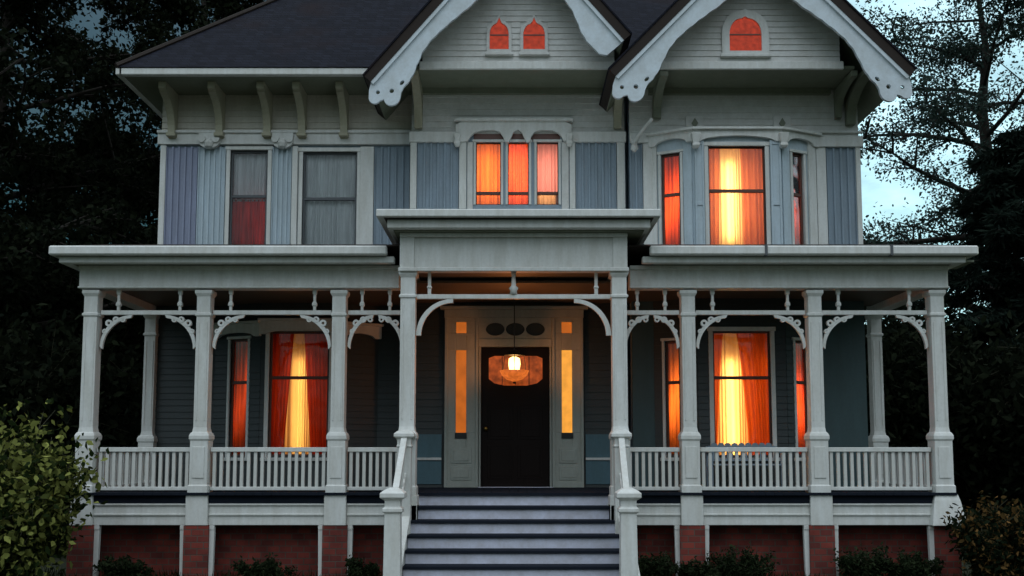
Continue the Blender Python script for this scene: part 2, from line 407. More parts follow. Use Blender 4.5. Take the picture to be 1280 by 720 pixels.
# upper bay, right
addwin('BR1', bayR[1], 886, 957, 183, 312, 238, label='wide upstairs bay window with peach sheers and a bright middle', curt=[('c_pink', lin(0, 0), flame(.42, .20, .17, -1), 1, 0), ('c_pink', flame(.42, .20, .17, 1), lin(1, 1), 1, 0)], sheer='c_sheer', power=5, lampu=.42, lampw=.10, lcol=(1, .80, .45), wide=13, wcol=(1, .62, .45), sw=.025)
addwin('BR0', bayR[0], 827, 851, 192, 310, 243, label='narrow orange upstairs bay window', cas=.05, curt=[('c_red', lin(0, 0), lin(1, 1), 1, 0)], power=13, lampw=.25)
addwin('BR2', bayR[2], 991, 1005, 192, 310, 243, label='narrow dusky red upstairs bay window', cas=.05, curt=[('c_red', lin(0, 0), lin(1, 1), 1, 0)], power=9, lampw=.25)
# ground bay, right
addwin('BR1', bayR[1], 892, 964, 414, 572, 472, label='wide ground floor bay window with orange curtains parted over a bright gap', curt=[('c_orange', lin(0, 0), flame(.34, .25, .10, -1), 1, 0), ('c_orange', flame(.34, .30, .10, 1), lin(1, 1), 1, 0)], sheer='c_sheer', power=7, lampu=.36, lampw=.14, lampz=.40, lcol=(1,.72,.36), wide=11, wcol=(1, .5, .24), sw=.03)
addwin('BR0', bayR[0], 832, 851, 426, 572, 478, label='narrow orange ground floor bay window', cas=.05, curt=[('c_orange', lin(0, 0), lin(1, 1), 1, 0)], power=11, lampw=.25)
addwin('BR2', bayR[2], 995, 1011, 426, 572, 478, cas=.05, curt=[('c_red', lin(0, 0), lin(1, 1), 1, 0)], power=20, lampw=.25)
# ground bay, left
addwin('BL1', bayL[1], 336, 411, 414, 572, 472, label='wide ground floor window with red curtains and a flame shaped bright gap', curt=[('c_red', lin(0, 0), flame(.46, .22, .08, -1, 1), 1, 0), ('c_red', flame(.46, .22, .08, 1, 1), lin(1, 1), 1, 0)], sheer='c_sheer', power=2.6, lampu=.46, lampw=.08, wide=4.5, wcol=(1, .5, .25), lcol=(1, .68, .32), lampz=.42)
addwin('BL0', bayL[0], 287, 309, 424, 572, 478, label='narrow dark red ground floor window', cas=.05, curt=[('c_red', lin(0, 0), lin(1, 1), 1, 0)], power=4, lampw=.25)

# ---- walls
TH = .12
def lapwall(fr, u0, u1, z0, z1, key, name='wall', mat='body', side=True):
    hs = W_open.get(key, [])
    hs = [h for h in hs if h[3] > z0 and h[2] < z1]
    big = [(h[0] - .04, h[1] + .04, h[2] - .03, h[3] + .03) for h in hs]
    mb = MB(); mb.wall(fr, u0, u1, z0, z1, -TH, 0, hs); 
    if side: mb.siding(fr, z0, z1, lambda z: (u0, u1), big)
    return mb.build(name, M[mat], H)
zTopL = zEave - .02
zHdrL = FL.z(168, 350)
lapwall(FL, xL0, xC0 - .0, zHdrL, zTopL, 'FL', mat='frieze')
lapwall(FL, xL0, xC0, zRoofP - .3, zHdrL, 'FL', mat='rib', side=False)
# left ground floor (flat pieces beside the bay)
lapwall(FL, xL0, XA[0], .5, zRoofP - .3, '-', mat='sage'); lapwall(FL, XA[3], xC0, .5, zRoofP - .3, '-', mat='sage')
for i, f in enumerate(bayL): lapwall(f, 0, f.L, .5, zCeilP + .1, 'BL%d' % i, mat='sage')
# centre, upper
zHdrC = FC.z(167, 645)
zGabC = ZP(85, 1.3, 645)
lapwall(FC, xC0, xC1, zHdrC - .01, zGabC + .1, 'FC'); lapwall(FC, xC0, xC1, zRoofP, zHdrC - .01, 'FC', mat='rib', side=False)
# right, upper + ground
zHdrR = FRt.z(172, 850)
zGabR = ZP(85, 1.1, 940)
lapwall(FRt, xR0, xR1, zHdrR, zGabR + .1, '-'); 
for a_, b_ in ((xR0, XB[0]), (XB[3], xR1)):
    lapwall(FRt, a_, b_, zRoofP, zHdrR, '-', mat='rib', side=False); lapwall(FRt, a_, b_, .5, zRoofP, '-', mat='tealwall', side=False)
for i, f in enumerate(bayR):
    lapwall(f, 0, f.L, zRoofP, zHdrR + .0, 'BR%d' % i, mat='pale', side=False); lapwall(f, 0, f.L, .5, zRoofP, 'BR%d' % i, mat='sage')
# lid over the bay
mb = MB(); q = [(XB[0], YR), (XB[1], 1.75), (XB[2], 1.75), (XB[3], YR)]
mb.add([(x, y, zHdrR) for x, y in q] + [(x, y, zHdrR + .05) for x, y in q], [(3,2,1,0), (4,5,6,7), (0,1,5,4), (1,2,6,5), (2,3,7,6), (3,0,4,7)])
mb.build('bay_lid', M['trim'], H)
# returns, sides and back
mb = MB()
mb.box(FL, xC1, xR0, .5, zTopL, -TH, 0)
for x, y0, y1 in ((xC0, YC + .12, YL), (xC1 - .12, YC + .12, YL), (xR0, YR + .12, YL)):
    mb.box(FL, x, x + .12, .5 if x == xR0 else zRoofP, zTopL, -.0 + (YL - y1), YL - y0)
mb.build('recess_wall', M['rib'], H)
for x, y0, sgn in ((xL0, YL, -1), (xR1, YR, 1)):
    f = Fr((x, y0 if sgn < 0 else y0, 0), (0, 1, 0), (sgn, 0, 0))
    mb = MB(); mb.box(f, .125, YB - y0, .5, zTopL, -TH, 0); mb.siding(f, .5, zTopL, lambda z: (.125, YB - y0)); mb.build('wall', M['body'], H)
f = Fr((0, YB, 0), (-1, 0, 0), (0, 1, 0)); mb = MB(); mb.box(f, -xR1, -xL0, .5, zTopL, -TH, 0); mb.siding(f, .5, zTopL, lambda z: (-xR1, -xL0)); mb.build('wall', M['body'], H)
# brick foundation
mb = MB(); mb.box(FL, xL0 + .02, xR1 - .02, 0, .5, -(YB - YL), -.02); mb.box(FRt, xR0 + .02, xR1 - .02, 0, .5, -.6, -.02); mb.build('foundation', M['brick'], H)

# ---- upper floor trim
def strip(fr, a, b, t, bt, n1=.04, n0=0.001, mat='trim', name='pilaster', ym=None, prof=False, label=None, bev=.006):
    ym = ym or (t + bt) / 2; c = (a + b) / 2
    mb = MB(); u0, u1 = fr.u(a, ym), fr.u(b, ym); z0, z1 = fr.z(bt, c), fr.z(t, c)
    mb.box(fr, u0, u1, z0, z1, n0, n1)
    if prof:      # recessed panel look: raised stiles
        w = min(.05, (u1 - u0) * .2)
        mb.box(fr, u0, u0 + w, z0, z1, n1 + .001, n1 + .018); mb.box(fr, u1 - w, u1, z0, z1, n1 + .001, n1 + .018)
        for k in (.0, .45, .96): mb.box(fr, u0 + w, u1 - w, z0 + (z1 - z0) * k, z0 + (z1 - z0) * k + .07, n1 + .001, n1 + .018)
    return mb.build(name, M[mat], H, label, bevel=bev)
def ribs(fr, a, b, t, bt, mat='rib', sp=.125, n=.045):
    ym = (t + bt) / 2; c = (a + b) / 2; mb = MB(); u0, u1 = fr.u(a, ym), fr.u(b, ym); z0, z1 = fr.z(bt, c), fr.z(t, c)
    mb.box(fr, u0, u1, z0, z1, .001, .010); k = max(1, round((u1 - u0) / sp)); w = (u1 - u0) / k
    for i in range(k + 1):
        x = u0 + w * i; mb.box(fr, max(u0, x - .018), min(u1, x + .018), z0, z1, .011, n)
    return mb.build('ribbed_panel', M[mat], H, bevel=.004)
BT = 325
strip(FL, 200, 207, 168, BT, .06); ribs(FL, 207, 246, 184, BT, 'ribv'); ribs(FL, 247, 281, 184, BT, 'pale', .10)
ribs(FL, 340, 364, 184, BT, 'pale', .10); strip(FL, 365, 372, 184, BT, .07); strip(FL, 450, 467, 184, BT, .05, mat='trim'); ribs(FL, 468, 512, 184, BT, 'rib')
strip(FL, 199, 514, 168, 182, .09, name='header_band'); strip(FL, 199, 514, 165, 168.5, .13, name='header_moulding')
strip(FC, 513, 521, 168, 262, .06); ribs(FC, 522, 573, 178, 262); strip(FC, 574, 583, 178, 262, .06); strip(FC, 584, 591, 178, 262, .03, mat='body')
strip(FC, 702, 711, 178, 262, .03, mat='body'); strip(FC, 712, 719, 178, 262, .06); ribs(FC, 720, 770, 178, 262); strip(FC, 771, 781, 168, 262, .06)
strip(FC, 512, 575, 166, 179, .085, name='header_band'); strip(FC, 713, 782, 166, 179, .085, name='header_band')
ribs(FRt, 788, 803, 180, BT); strip(FRt, 804, 815, 180, BT, .06); strip(FRt, 1021, 1033, 184, BT, .05); ribs(FRt, 1034, 1070, 184, BT, 'rib'); strip(FRt, 1070, 1076, 172, BT, .06)
strip(FRt, 787, 815, 168, 180, .085, name='header_band'); strip(FRt, 1020, 1077, 172, 185, .085, name='header_band')
b0, b1, b2 = bayR
strip(b0, 816, 822, 176, BT, .05); strip(b0, 855, 866, 176, BT, .03, mat='pale')
strip(b1, 868.5, 880, 176, BT, .05, mat='pale', prof=True); strip(b1, 963, 976.5, 176, BT, .05, mat='pale', prof=True)
strip(b2, 978, 987, 176, BT, .03, mat='pale'); strip(b2, 1010, 1019, 176, BT, .05)

def arc(c, r0, r1, a0, a1, n=14):
    return [(c[0] + r0 * math.cos(R(a0 + (a1 - a0) * i / n)), c[1] + r1 * math.sin(R(a0 + (a1 - a0) * i / n))) for i in range(n + 1)]
# scalloped hood over the centre triple window
mb = MB()
U = lambda a: FC.u(a, 172); Z = lambda b: FC.z(b, 645)
zb, zt = Z(184), Z(154)
o = [(U(570), Z(180)), (U(570), Z(158)), (U(578), zt), (U(706), zt), (U(714), Z(158)), (U(714), Z(180)), (U(704), Z(178))]
o += [(U(a), Z(b)) for a, b in ((702, 173), (697, 168), (690, 165), (676, 164.5), (668, 167), (664, 173), (662, 179), (658, 180), (655, 174), (652, 167), (647, 164), (642, 167), (639, 174), (636, 180), (631, 179), (629, 173), (625, 167), (617, 164.5), (602, 165), (593, 168), (588, 173), (585, 178))]
mb.plate(FC, [o], .03, .11)
mb.box(FC, U(568), U(716), zt + .001, zt + .05, .0, .17); mb.box(FC, U(572), U(712), zt + .051, zt + .075, .0, .13)
mb.build('window_hood', M['trim'], H, bevel=.006)
mb = MB()
for a in (572, 711): mb = MB(); mb.sqlathe((U(a), YC - .12), [(.03, Z(186)), (.06, Z(182)), (.045, Z(178)), (.065, Z(170))]); mb.build('hood_corbel', M['trim'], H, bevel=.006)
# dark strip behind the arches, their shadow put in as colour
strip(FC, 592, 700, 164, 177, .012, mat='sashd', name='spandrel_shade')
# hoods on the bay, each facet with a shallow arched lower edge
def hood(fr, L, t, bt, rise=.10, name='window_hood'):
    z1, z0 = t, bt; n = 14
    o = [(-.02, z0), (-.02, z1), (L + .02, z1), (L + .02, z0), (L - .10, z0)] + [(L - .10 - (L - .20) * i / n, z0 + rise * (math.sin(math.pi * i / n) ** .5)) for i in range(1, n)] + [(.10, z0)]
    mb = MB(); mb.plate(fr, [o], .03, .10); mb.box(fr, -.04, L + .04, z1 + .001, z1 + .045, 0, .16)
    mb.build(name, M['trim'], H, bevel=.005)
zh1 = zHdrR - .0
for f in bayR: hood(f, f.L, zh1, zh1 - .2)
for f in bayL: hood(f, f.L, f.z(402, 370), f.z(418, 370), .08)
# rosette blocks under the band and diamond ornaments above
for a in (868, 977):
    x = FY(1.75).u(a, 175); mb = MB(); mb.sqlathe((x, 1.62), [(.04, zh1 - .34), (.07, zh1 - .30), (.055, zh1 - .25), (.085, zh1 - .08)]); mb.build('corbel', M['trim'], H, bevel=.006)
    u = FRt.u(a, 155); z = FRt.z(155, a); d = .075
    mb = MB(); mb.box(FRt, u - .16, u + .16, z - .16, z + .14, .021, .04); mb.build('ornament_block', M['body'], H)
    mb = MB(); mb.plate(FRt, [[(u - d * .8, z), (u, z + d * 1.3), (u + d * .8, z), (u, z - d * 1.3)]], .041, .06); mb.build('diamond_ornament', M['olive'], H)
strip(FRt, 787, 1077, 165, 167.5, .07, name='header_moulding')
# carved capitals on the left section
for a in (264, 355):
    u = FL.u(a, 180); z = FL.z(178, a)
    mb = MB(); mb.plate(FL, [arc((u, z), .20, .15, 180, 360, 10) + [(u + .20, z + .14), (u - .20, z + .14)]], .051, .14)
    mb.lathe((u, YL - .15), [(.02, z - .16), (.07, z - .13), (.09, z - .06), (.05, z + .02)], 12)
    for k in (-1, 1): mb.plate(FL, [arc((u + k * .13, z + .02), .07, .07, 0, 330, 10)], .141, .18)
    mb.build('carved_capital', M['trim'], H, bevel=.01)

# ---- eave brackets (left section)
fbr = lambda x, y: Fr((x, y, 0), (0, -1, 0), (1, 0, 0))
def eave_bracket(x, y, zt, h, d, w=.13, mat='bracket'):
    f = fbr(x, y); mb = MB()
    o = [(0, zt), (d, zt), (d, zt - .12), (d * .86, zt - .17)] + [(d * .86 * (1 - math.sin(R(a))) + .16, zt - .17 - (h - .30) * (1 - math.cos(R(a)))) for a in range(10, 91, 10)] + [(.16, zt - h + .06), (.08, zt - h), (0, zt - h)]
    mb.plate(f, [o], -w / 2, w / 2)
    mb.box(f, 0, .20, zt - h + .02, zt - h + .09, -w / 2 - .02, w / 2 + .02)
    return mb.build('eave_bracket', M[mat], H, bevel=.008)
eb = None
zs = zEave - .10
for a in (219, 278, 337, 380, 432):
    x = FL.u(a, 130)
    if eb is None: eb = eave_bracket(x, YL - .02, zs, FL.z(95, a) - FL.z(151, a), .72); x0 = x
    else: copy_to(eb, H, dx=x - x0)
# eave soffit, fascia and gutter
xe0 = XP(150, 88, 1.7); xe1 = XP(1115, 88, 1.7)
def slab(x0, x1, y0, y1, z0, z1, name, mat, bevel=0, label=None):
    mb = MB(); mb.box(FY(0), x0, x1, z0, z1, -y1, -y0); return mb.build(name, M[mat], H, label, bevel=bevel)
slab(xe0 + .06, XP(512, 90, 1.7), 1.76, YL + .1, zEave - .10, zEave - .06, 'soffit', 'olive')
slab(xe0 + .06, xL0 + .2, YL + .1, YB + .8, zEave - .10, zEave - .06, 'soffit', 'olive')
slab(xR1 - .1, xe1 - .06, YR + .1, YB + .8, zEave - .10, zEave - .06, 'soffit', 'olive')
slab(xe0, XP(478, 88, 1.7), 1.64, 1.76, zEave - .10, zEave + .03, 'gutter', 'trim', .015)
slab(xe0 - .06, xe0 + .06, 1.64, YB + .9, zEave - .10, zEave + .03, 'gutter', 'trim', .015)
slab(xe1 - .06, xe1 + .06, 2.3, YB + .9, zEave - .10, zEave + .03, 'gutter', 'trim', .015)
# ---- main hip roof
mb = MB(); X0, X1, Y0, Y1, z = xe0 - .04, xe1 + .04, 1.62, YB + .9, zEave + .035
hh = (Y1 - Y0) / 2; ym = (Y0 + Y1) / 2; s = 1.0
mb.add([(X0, Y0, z), (X1, Y0, z), (X1, Y1, z), (X0, Y1, z), (X0 + hh, ym, z + hh * s), (X1 - hh, ym, z + hh * s)], [(0,1,5,4), (1,2,5), (2,3,4,5), (3,0,4), (3,2,1,0)])
mb.build('main_roof', M['roof'], H)
mb = MB(); mb.tube([(X0, Y0, z + .02), (X0 + hh, ym, z + hh * s + .02), (X1 - hh, ym, z + hh * s + .02), (X1, Y0, z + .02)], .05); mb.build('roof_ridge', M['edge'], H)

# ---- gables
def gable(cx, yg, yb, yw, foot_l, foot_r, slope, base_l, base_r, zbase, wins, cut=0):
    """foot: (X, Z) outer foot of the rakes on the bargeboard plane yb"""
    fb = FY(yb); hw = (foot_r - foot_l) / 2; c = (foot_l + foot_r) / 2; z0 = cx; 
    apex = z0 + hw * slope; n = Vector((slope, 1)).normalized()
    th = .15
    # roof slabs
    for sg in (-1, 1):
        xo = foot_l if sg < 0 else foot_r
        nx, nz = sg * n.x, n.y
        k_ = cut if sg > 0 else 0
        a = (xo - k_, z0 + k_ * slope); b = (c, apex)
        mb = MB(); lo = [(a[0], a[1]), (b[0], b[1]), (b[0], b[1] + th / n.y), (a[0] + nx * th, a[1] + nz * th)]
        yk = YB - 3.5
        vs = [(x, yb - .08, zz) for x, zz in lo] + [(x, yk, zz) for x, zz in lo]
        mb.add(vs, [(0,1,2,3), (7,6,5,4), (0,4,5,1), (1,5,6,2), (2,6,7,3), (3,7,4,0)])
        mb.build('gable_roof', M['edge'], H)
        # boarded soffit under the rake
        mb = MB(); o1, o2 = .003, .025
        l3 = [(a[0] - nx * o2, a[1] - nz * o2), (b[0], b[1] - o2 / n.y), (b[0], b[1] - o1 / n.y), (a[0] - nx * o1, a[1] - nz * o1)]
        vs = [(x, yb + .035, zz) for x, zz in l3] + [(x, yw + 1.2, zz) for x, zz in l3]
        mb.add(vs, [(0,1,2,3), (7,6,5,4), (0,4,5,1), (1,5,6,2), (2,6,7,3), (3,7,4,0)]); mb.build('rake_soffit', M['olive'], H)
        # shingles lie on top, just proud
        mb = MB(); e = .012
        lo2 = [(a[0] + nx * (th + .002), a[1] + nz * (th + .002)), (b[0], b[1] + (th + .002) / n.y), (b[0], b[1] + (th + .03) / n.y), (a[0] + nx * (th + .03), a[1] + nz * (th + .03))]
        vs = [(x, yb - .10, zz) for x, zz in lo2] + [(x, yk, zz) for x, zz in lo2]
        mb.add(vs, [(0,1,2,3), (7,6,5,4), (0,4,5,1), (1,5,6,2), (2,6,7,3), (3,7,4,0)]); mb.build('gable_shingles', M['roof'], H)
        # carved bargeboard
        Lr = math.hypot(b[0] - a[0], b[1] - a[1]); T = Vector((b[0] - a[0], b[1] - a[1])) / Lr; I = Vector((-nx, -nz))
        def pt(s, w): q = Vector(a) + T * s + I * w; return (q.x, q.y)
        inner = []
        for i in range(41):
            s = .42 + (Lr - .42 - .25) * i / 40
            w = .24 + .23 * math.exp(-((s - .35) / .55) ** 2) + .12 * min(1.2, max(0, s - .95)) ** 1.4 + .03 * max(0, (s / Lr - .55)) * 2
            w += .014 * abs(math.sin(s * 13))
            inner.append((s, w))
        outline = [pt(.0, 0), pt(Lr, 0)] + [pt(Lr, .3 * (n.x / n.y) * 0 + .28)] + [pt(s, w) for s, w in inner[::-1]]
        # scroll foot with lobes
        if k_:
            outline = [pt(0, 0), pt(Lr, 0), pt(Lr, .28)] + [pt(s, w) for s, w in inner[::-1]] + [pt(.1, .46), pt(0, .38)]
        else: outline += [pt(.30, .47), pt(.20, .50)] + [pt(.04 + .15 * math.cos(R(t)), .44 + .13 * math.sin(R(t))) for t in range(60, 221, 20)] 
        if not k_: outline += [pt(-.16 + .10 * math.cos(R(t)), .22 + .10 * math.sin(R(t))) for t in range(80, 251, 20)] + [pt(-.12, .06)]
        holes = [[pt(.12 + .04 * math.cos(R(t)), .36 + .04 * math.sin(R(t))) for t in range(0, 360, 30)], [pt(-.05 + .035 * math.cos(R(t)), .20 + .035 * math.sin(R(t))) for t in range(0, 360, 30)],
                 [pt(.34 + .05 * math.cos(R(t)), .40 + .03 * math.sin(R(t))) for t in range(0, 360, 30)]]
        mb = MB(); mb.plate(fb, [outline] + ([] if k_ else holes), -.03, .03)
        bb = mb.build('bargeboard', M['barge'], H, bevel=.006)
        mb = MB(); q = [pt(.0, .0), pt(Lr, .0), pt(Lr, .06), pt(.0, .06)]; mb.plate(fb, [q], .031, .07); mb.build('rake_moulding', M['barge'], bb)
    # gable face
    fg = FY(yg); ins = lambda z: (c - (apex - z) / slope + .02, c + (apex - z) / slope - .02)
    zt = apex - .25
    mb = MB(); a, b = ins(zbase); base_l = max(base_l, a); base_r = min(base_r, b)
    def span(z):
        p, q = ins(z); return (max(p, base_l), min(q, base_r))
    zl = apex - slope * (c - base_l + .02)
    mb.plate(fg, [[(base_l, zbase), (base_r, zbase), (base_r, min(zl, apex - slope * (base_r - c + .02))), (c, apex - .03), (base_l, zl)]], -.1, 0)
    mb.siding(fg, zbase + .10, zt, span, [(w[0] - .05, w[1] + .05, w[2] - .05, w[3] + .02) for w in wins], pitch=.105)
    gw = mb.build('gable_wall', M['body'], H)
    mb = MB(); mb.box(fg, base_l - .05, base_r + .05, zbase - .04, zbase + .10, .0, .06); mb.build('base_moulding', M['trim'], gw, bevel=.01)
    # soffit below the gable face, back to the wall, and side soffits under the rakes
    mb = MB(); mb.box(fg, base_l - .25, base_r + .25, zbase - .02, zbase + .04, -(yw - yg) - .05, -.005); mb.build('soffit', M['olive'], gw)
    mb = MB(); mb.box(fg, base_l - .12, base_r + .12, zbase - .13, zbase - .021, -(yw - yg) + .0, -(yw - yg) + .10); mb.build('soffit_moulding', M['olive'], gw)
    # lancet windows
    for w in wins:
        u0, u1, za, zb = w; m = (u0 + u1) / 2; hw_ = (u1 - u0) / 2; zs_ = za + (zb - za) * .50
        def lan(g, zlow):
            if len(wins) > 1:
                return [(m - hw_ - g, zlow), (m - hw_ - g, zs_)] + [(m - (hw_ + g) * math.cos(R(t)) ** .8, zs_ + (zb - zs_ - .05 + g) * math.sin(R(t)) ** 1.0) for t in range(15, 76, 12)] + [(m - .035 - g * .3, zb - .03 + g), (m, zb + .06 + g), (m + .035 + g * .3, zb - .03 + g)] + [(m + (hw_ + g) * math.cos(R(t)) ** .8, zs_ + (zb - zs_ - .05 + g) * math.sin(R(t))) for t in range(75, 14, -12)] + [(m + hw_ + g, zs_), (m + hw_ + g, zlow)]
            return [(m - hw_ - g, zlow), (m - hw_ - g, zs_)] + [(m - (hw_ + g) * math.cos(R(t)) ** .75, zs_ + (zb - zs_ + g) * math.sin(R(t))) for t in range(12, 170, 12) if t < 90] + [(m, zb + .03 + g)] + [(m + (hw_ + g) * math.cos(R(t)) ** .75, zs_ + (zb - zs_ + g) * math.sin(R(t))) for t in range(84, 11, -12)] + [(m + hw_ + g, zs_), (m + hw_ + g, zlow)]
        g = .05 if len(wins) > 1 else .13
        mb = MB(); mb.plate(fg, [lan(g, za - .06), lan(0, za)], .005, .06); mb.box(fg, u0 - g - .03, u1 + g + .03, za - .11, za - .061, .005, .09)
        aw = mb.build('attic_window', M['trim'] if len(wins) == 1 else M['body'], H, 'arched attic window glowing red', bevel=.005)
        mb = MB(); mb.plate(fg, [lan(-.004, za + .004)], .022, .030); mb.build('pane', M['attic'], aw)
        mb = MB(); mb.box(fg, u0 + .01, u1 - .01, zs_ - .012, zs_ + .012, .031, .042); mb.build('glazing_bar', M['sashd'], aw)
    return c, apex

# centre gable: feet read off the bargeboard plane
f8 = FY(.8); zfC = f8.z(104, 464); xl = f8.u(464, 104); xr = f8.u(826, 104)
fg = FY(1.3)
winsC = [(fg.u(612, 45), fg.u(636, 45), fg.z(63, 625), fg.z(27, 625)), (fg.u(654, 45), fg.u(681, 45), fg.z(63, 668), fg.z(27, 668))]
gable(zfC, 1.3, .8, YC, xl, xr, 1.17, fg.u(528, 85), fg.u(768, 85), zGabC, winsC, .62)
f6 = FY(.6); zfR = f6.z(97, 770); xl = f6.u(769, 97); xr = f6.u(1135, 97)
fg = FY(1.1)
winsR = [(fg.u(911, 45), fg.u(951, 45), fg.z(65, 931), fg.z(24, 931))]
gable(zfR, 1.1, .6, YR, xl, xr, 1.03, fg.u(828, 85), fg.u(1050, 85), zGabR, winsR)
# struts and brackets under the gables
def strut(x, y, z1, z0, d, w=.10, mat='bracket'):
    f = fbr(x, y); mb = MB(); n = 12
    o = [(0, z1), (d, z1), (d, z1 - .10)] + [(.12 + (d - .2) * (1 - math.sin(R(90 * i / n))), z1 - .10 - (z1 - z0 - .2) * (1 - math.cos(R(90 * i / n)))) for i in range(1, n + 1)] + [(.12, z0), (0, z0)]
    mb.plate(f, [o], -w / 2, w / 2)
    return mb.build('gable_bracket', M[mat], H, bevel=.006)
strut(FC.u(524, 120), YC - .02, zGabC - .05, FC.z(162, 524), 1.0, .14)
strut(FC.u(771, 120), YC - .02, zGabC - .05, FC.z(162, 771), 1.0, .14)
strut(FRt.u(820, 120), YR - .02, zGabR - .05, FRt.z(150, 820), 1.0, .14, 'olive')
strut(FRt.u(1060, 120), YR - .02, zGabR - .05, FRt.z(158, 1060), 1.1, .16, 'olive'); strut(FRt.u(1045, 120), YR - .02, zGabR - .05, FRt.z(150, 1045), 1.0, .10, 'olive')
def fret(mb, p0, p1, sag, r=.03, k=9):
    p0, p1 = Vector(p0), Vector(p1); mb.tube([p0.lerp(p1, i / k) + Vector(sag) * math.sin(math.pi * i / k) for i in range(k + 1)], r, 6)
mb = MB(); yq = 1.9
fret(mb, (XP(815, 148, 1.5), 1.5, ZP(148, 1.5)), (XP(791, 182, yq), yq, ZP(182, yq)), (-.06, 0, -.06), .035)
mb.lathe((XP(793, 183, yq), yq), [(.02, ZP(190, yq)), (.07, ZP(186, yq)), (.05, ZP(180, yq)), (.08, ZP(176, yq))], 10); mb.build('curved_strut', M['trim'], H, smooth=True)

# ---- porch
f0 = FY(0)
def zf0(b): return f0.z(b, 640)
xp0, xp1 = f0.u(101, 500), f0.u(1184, 500)
colx = [f0.u(a, 450) for a in (112, 255, 424, 860, 1018, 1170)]
colx[0] = xp0 + .14; colx[-1] = xp1 - .14
zCap = zf0(364); zPed = zf0(544); zFl = ZF; zFas = zf0(629); zFasB = zf0(656)
# floor: boards and dark nosing
mb = MB(); yb_ = .0
xx = xp0 - .02
while xx < xp1:
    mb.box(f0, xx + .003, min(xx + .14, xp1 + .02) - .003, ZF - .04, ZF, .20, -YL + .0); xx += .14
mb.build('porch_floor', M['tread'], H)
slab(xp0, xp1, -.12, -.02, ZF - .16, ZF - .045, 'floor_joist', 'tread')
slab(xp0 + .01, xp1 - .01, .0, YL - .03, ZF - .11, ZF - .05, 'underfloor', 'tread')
# beam/frieze, ceiling, cornice
xf0, xf1 = f0.u(103, 350), f0.u(1181, 350)
xeL, xeR = XP(500, 350, 0), XP(786, 350, 0)
for a, b in ((xf0, xeL), (xeR, xf1)):
    mb = MB(); mb.box(f0, a, b, zf0(362), zf0(334), -.12, .12); mb.box(f0, a - .01, b + .01, zf0(362), zf0(359.5), .121, .15); mb.box(f0, a, b, zf0(339), zf0(334), .121, .17)
    mb.build('porch_beam', M['trim'], H, bevel=.008)
for x in (xf0, xf1 - .24):
    slab(x, x + .24, .121, YL + .2, zf0(362), zf0(334), 'porch_beam', 'trim', .008)
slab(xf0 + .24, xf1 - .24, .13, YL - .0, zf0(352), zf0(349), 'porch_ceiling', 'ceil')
e0 = XP(62, 312, -.55); e1 = XP(1222, 317, -.55); e0b = XP(75, 324, -.42); e1b = XP(1206, 329, -.42)
ent0, ent1 = XP(484, 300, -.55), XP(812, 300, -.55)
zT0, zT1 = ZP(319, -.55), ZP(307.5, -.55)
zU0, zU1 = ZP(329, -.42), ZP(321, -.42)
for nm, a, b, yy, z0, z1, bv in (('gutter', e0, ent0, -.60, zT0, zT1, .02), ('gutter', ent1, e1, -.60, zT0, zT1, .02), ('cornice', e0b, ent0 + .1, -.46, zU0, zU1, .01), ('cornice', ent1 - .1, e1b, -.46, zU0, zU1, .01)):
    slab(a, b, yy, yy + .14, z0, z1, nm, 'trim', bv)
for a, b, c0, c1 in ((e0, ent0, e0b, 0), (ent1, e1, 0, e1b)):
    slab(a + .05, b - .02, -.50, 0, zU1 + .002, zT1 - .03, 'eave_board', 'edge'); slab(a + .12, b, -.42, .2, zU0 + .02, zU0 + .05, 'soffit', 'olive')
for a in (e0, e1 - .14): slab(a, a + .14, -.45, YL + 1, zT0, zT1, 'gutter', 'trim', .02)
for a in (e0b, e1b - .12): slab(a, a + .12, -.31, YL + 1, zU0, zU1, 'cornice', 'trim', .01)
mb = MB()
za, zb = zT1 - .005, zT1 + .16
q = [(e0 + .02, -.58, za), (e1 - .02, -.58, za), (e1 - .02, YL + 1, za), (e0 + .02, YL + 1, za), (e0 + .6, .1, zb), (e1 - .6, .1, zb), (e1 - .6, YL + .9, zb), (e0 + .6, YL + .9, zb)]
mb.hexa([Vector(v) for v in q]); mb.build('porch_roof', M['edge'], H)
# gutter joints
mb = MB()
for a in (958, 1115): x = XP(a, 320, -.6); mb.box(FY(-.6), x - .02, x + .02, zT0 - .01, zT1 + .01, -.12, .012)
mb.build('gutter_clip', M['sashg'], H)

# portico
fe = FY(-.55)
zE1 = ZP(292, -.68); zE0 = ZP(338, -.68)
x0, x1 = XP(500, 320, -.68), XP(784, 320, -.68)
mb = MB(); mb.box(FY(-.68), x0, x1, zE0, zE1, -.24, 0)
for s_ in (-1, 1):
    xx0 = x0 if s_ < 0 else x1 - .22
    mb.box(FY(-.68), xx0, xx0 + .22, zE0 - .002, zE1, .001, .03)
mb.box(FY(-.68), x0 - .02, x1 + .02, zE0 - .02, zE0 + .04, .031, .055); mb.box(FY(-.68), x0, x1, zE1 - .06, zE1 + .0, .031, .07)
mb.build('portico_frieze', M['trim'], H, bevel=.008)
for s_ in (0, 1):
    xa = x0 if s_ == 0 else x1 - .22
    slab(xa, xa + .22, -.44, YC - .01, zE0, zE1, 'portico_frieze', 'trim', .008)
for (a, b, t, bt, yy, mt, nm) in ((470, 826, 261, 270.5, -1.12, 'trim', 'cornice'), (484, 813, 274, 285, -.98, 'trim', 'cornice')):
    za, zb = ZP(bt, yy), ZP(t, yy); slab(XP(a, t, yy), XP(b, t, yy), yy, YC - .01, za, zb, nm, mt, .012)
slab(XP(480, 272, -1.04), XP(817, 272, -1.04), -1.04, YC - .02, ZP(274, -.98) + .001, ZP(270.5, -1.12) - .001, 'cornice_bed', 'edge')
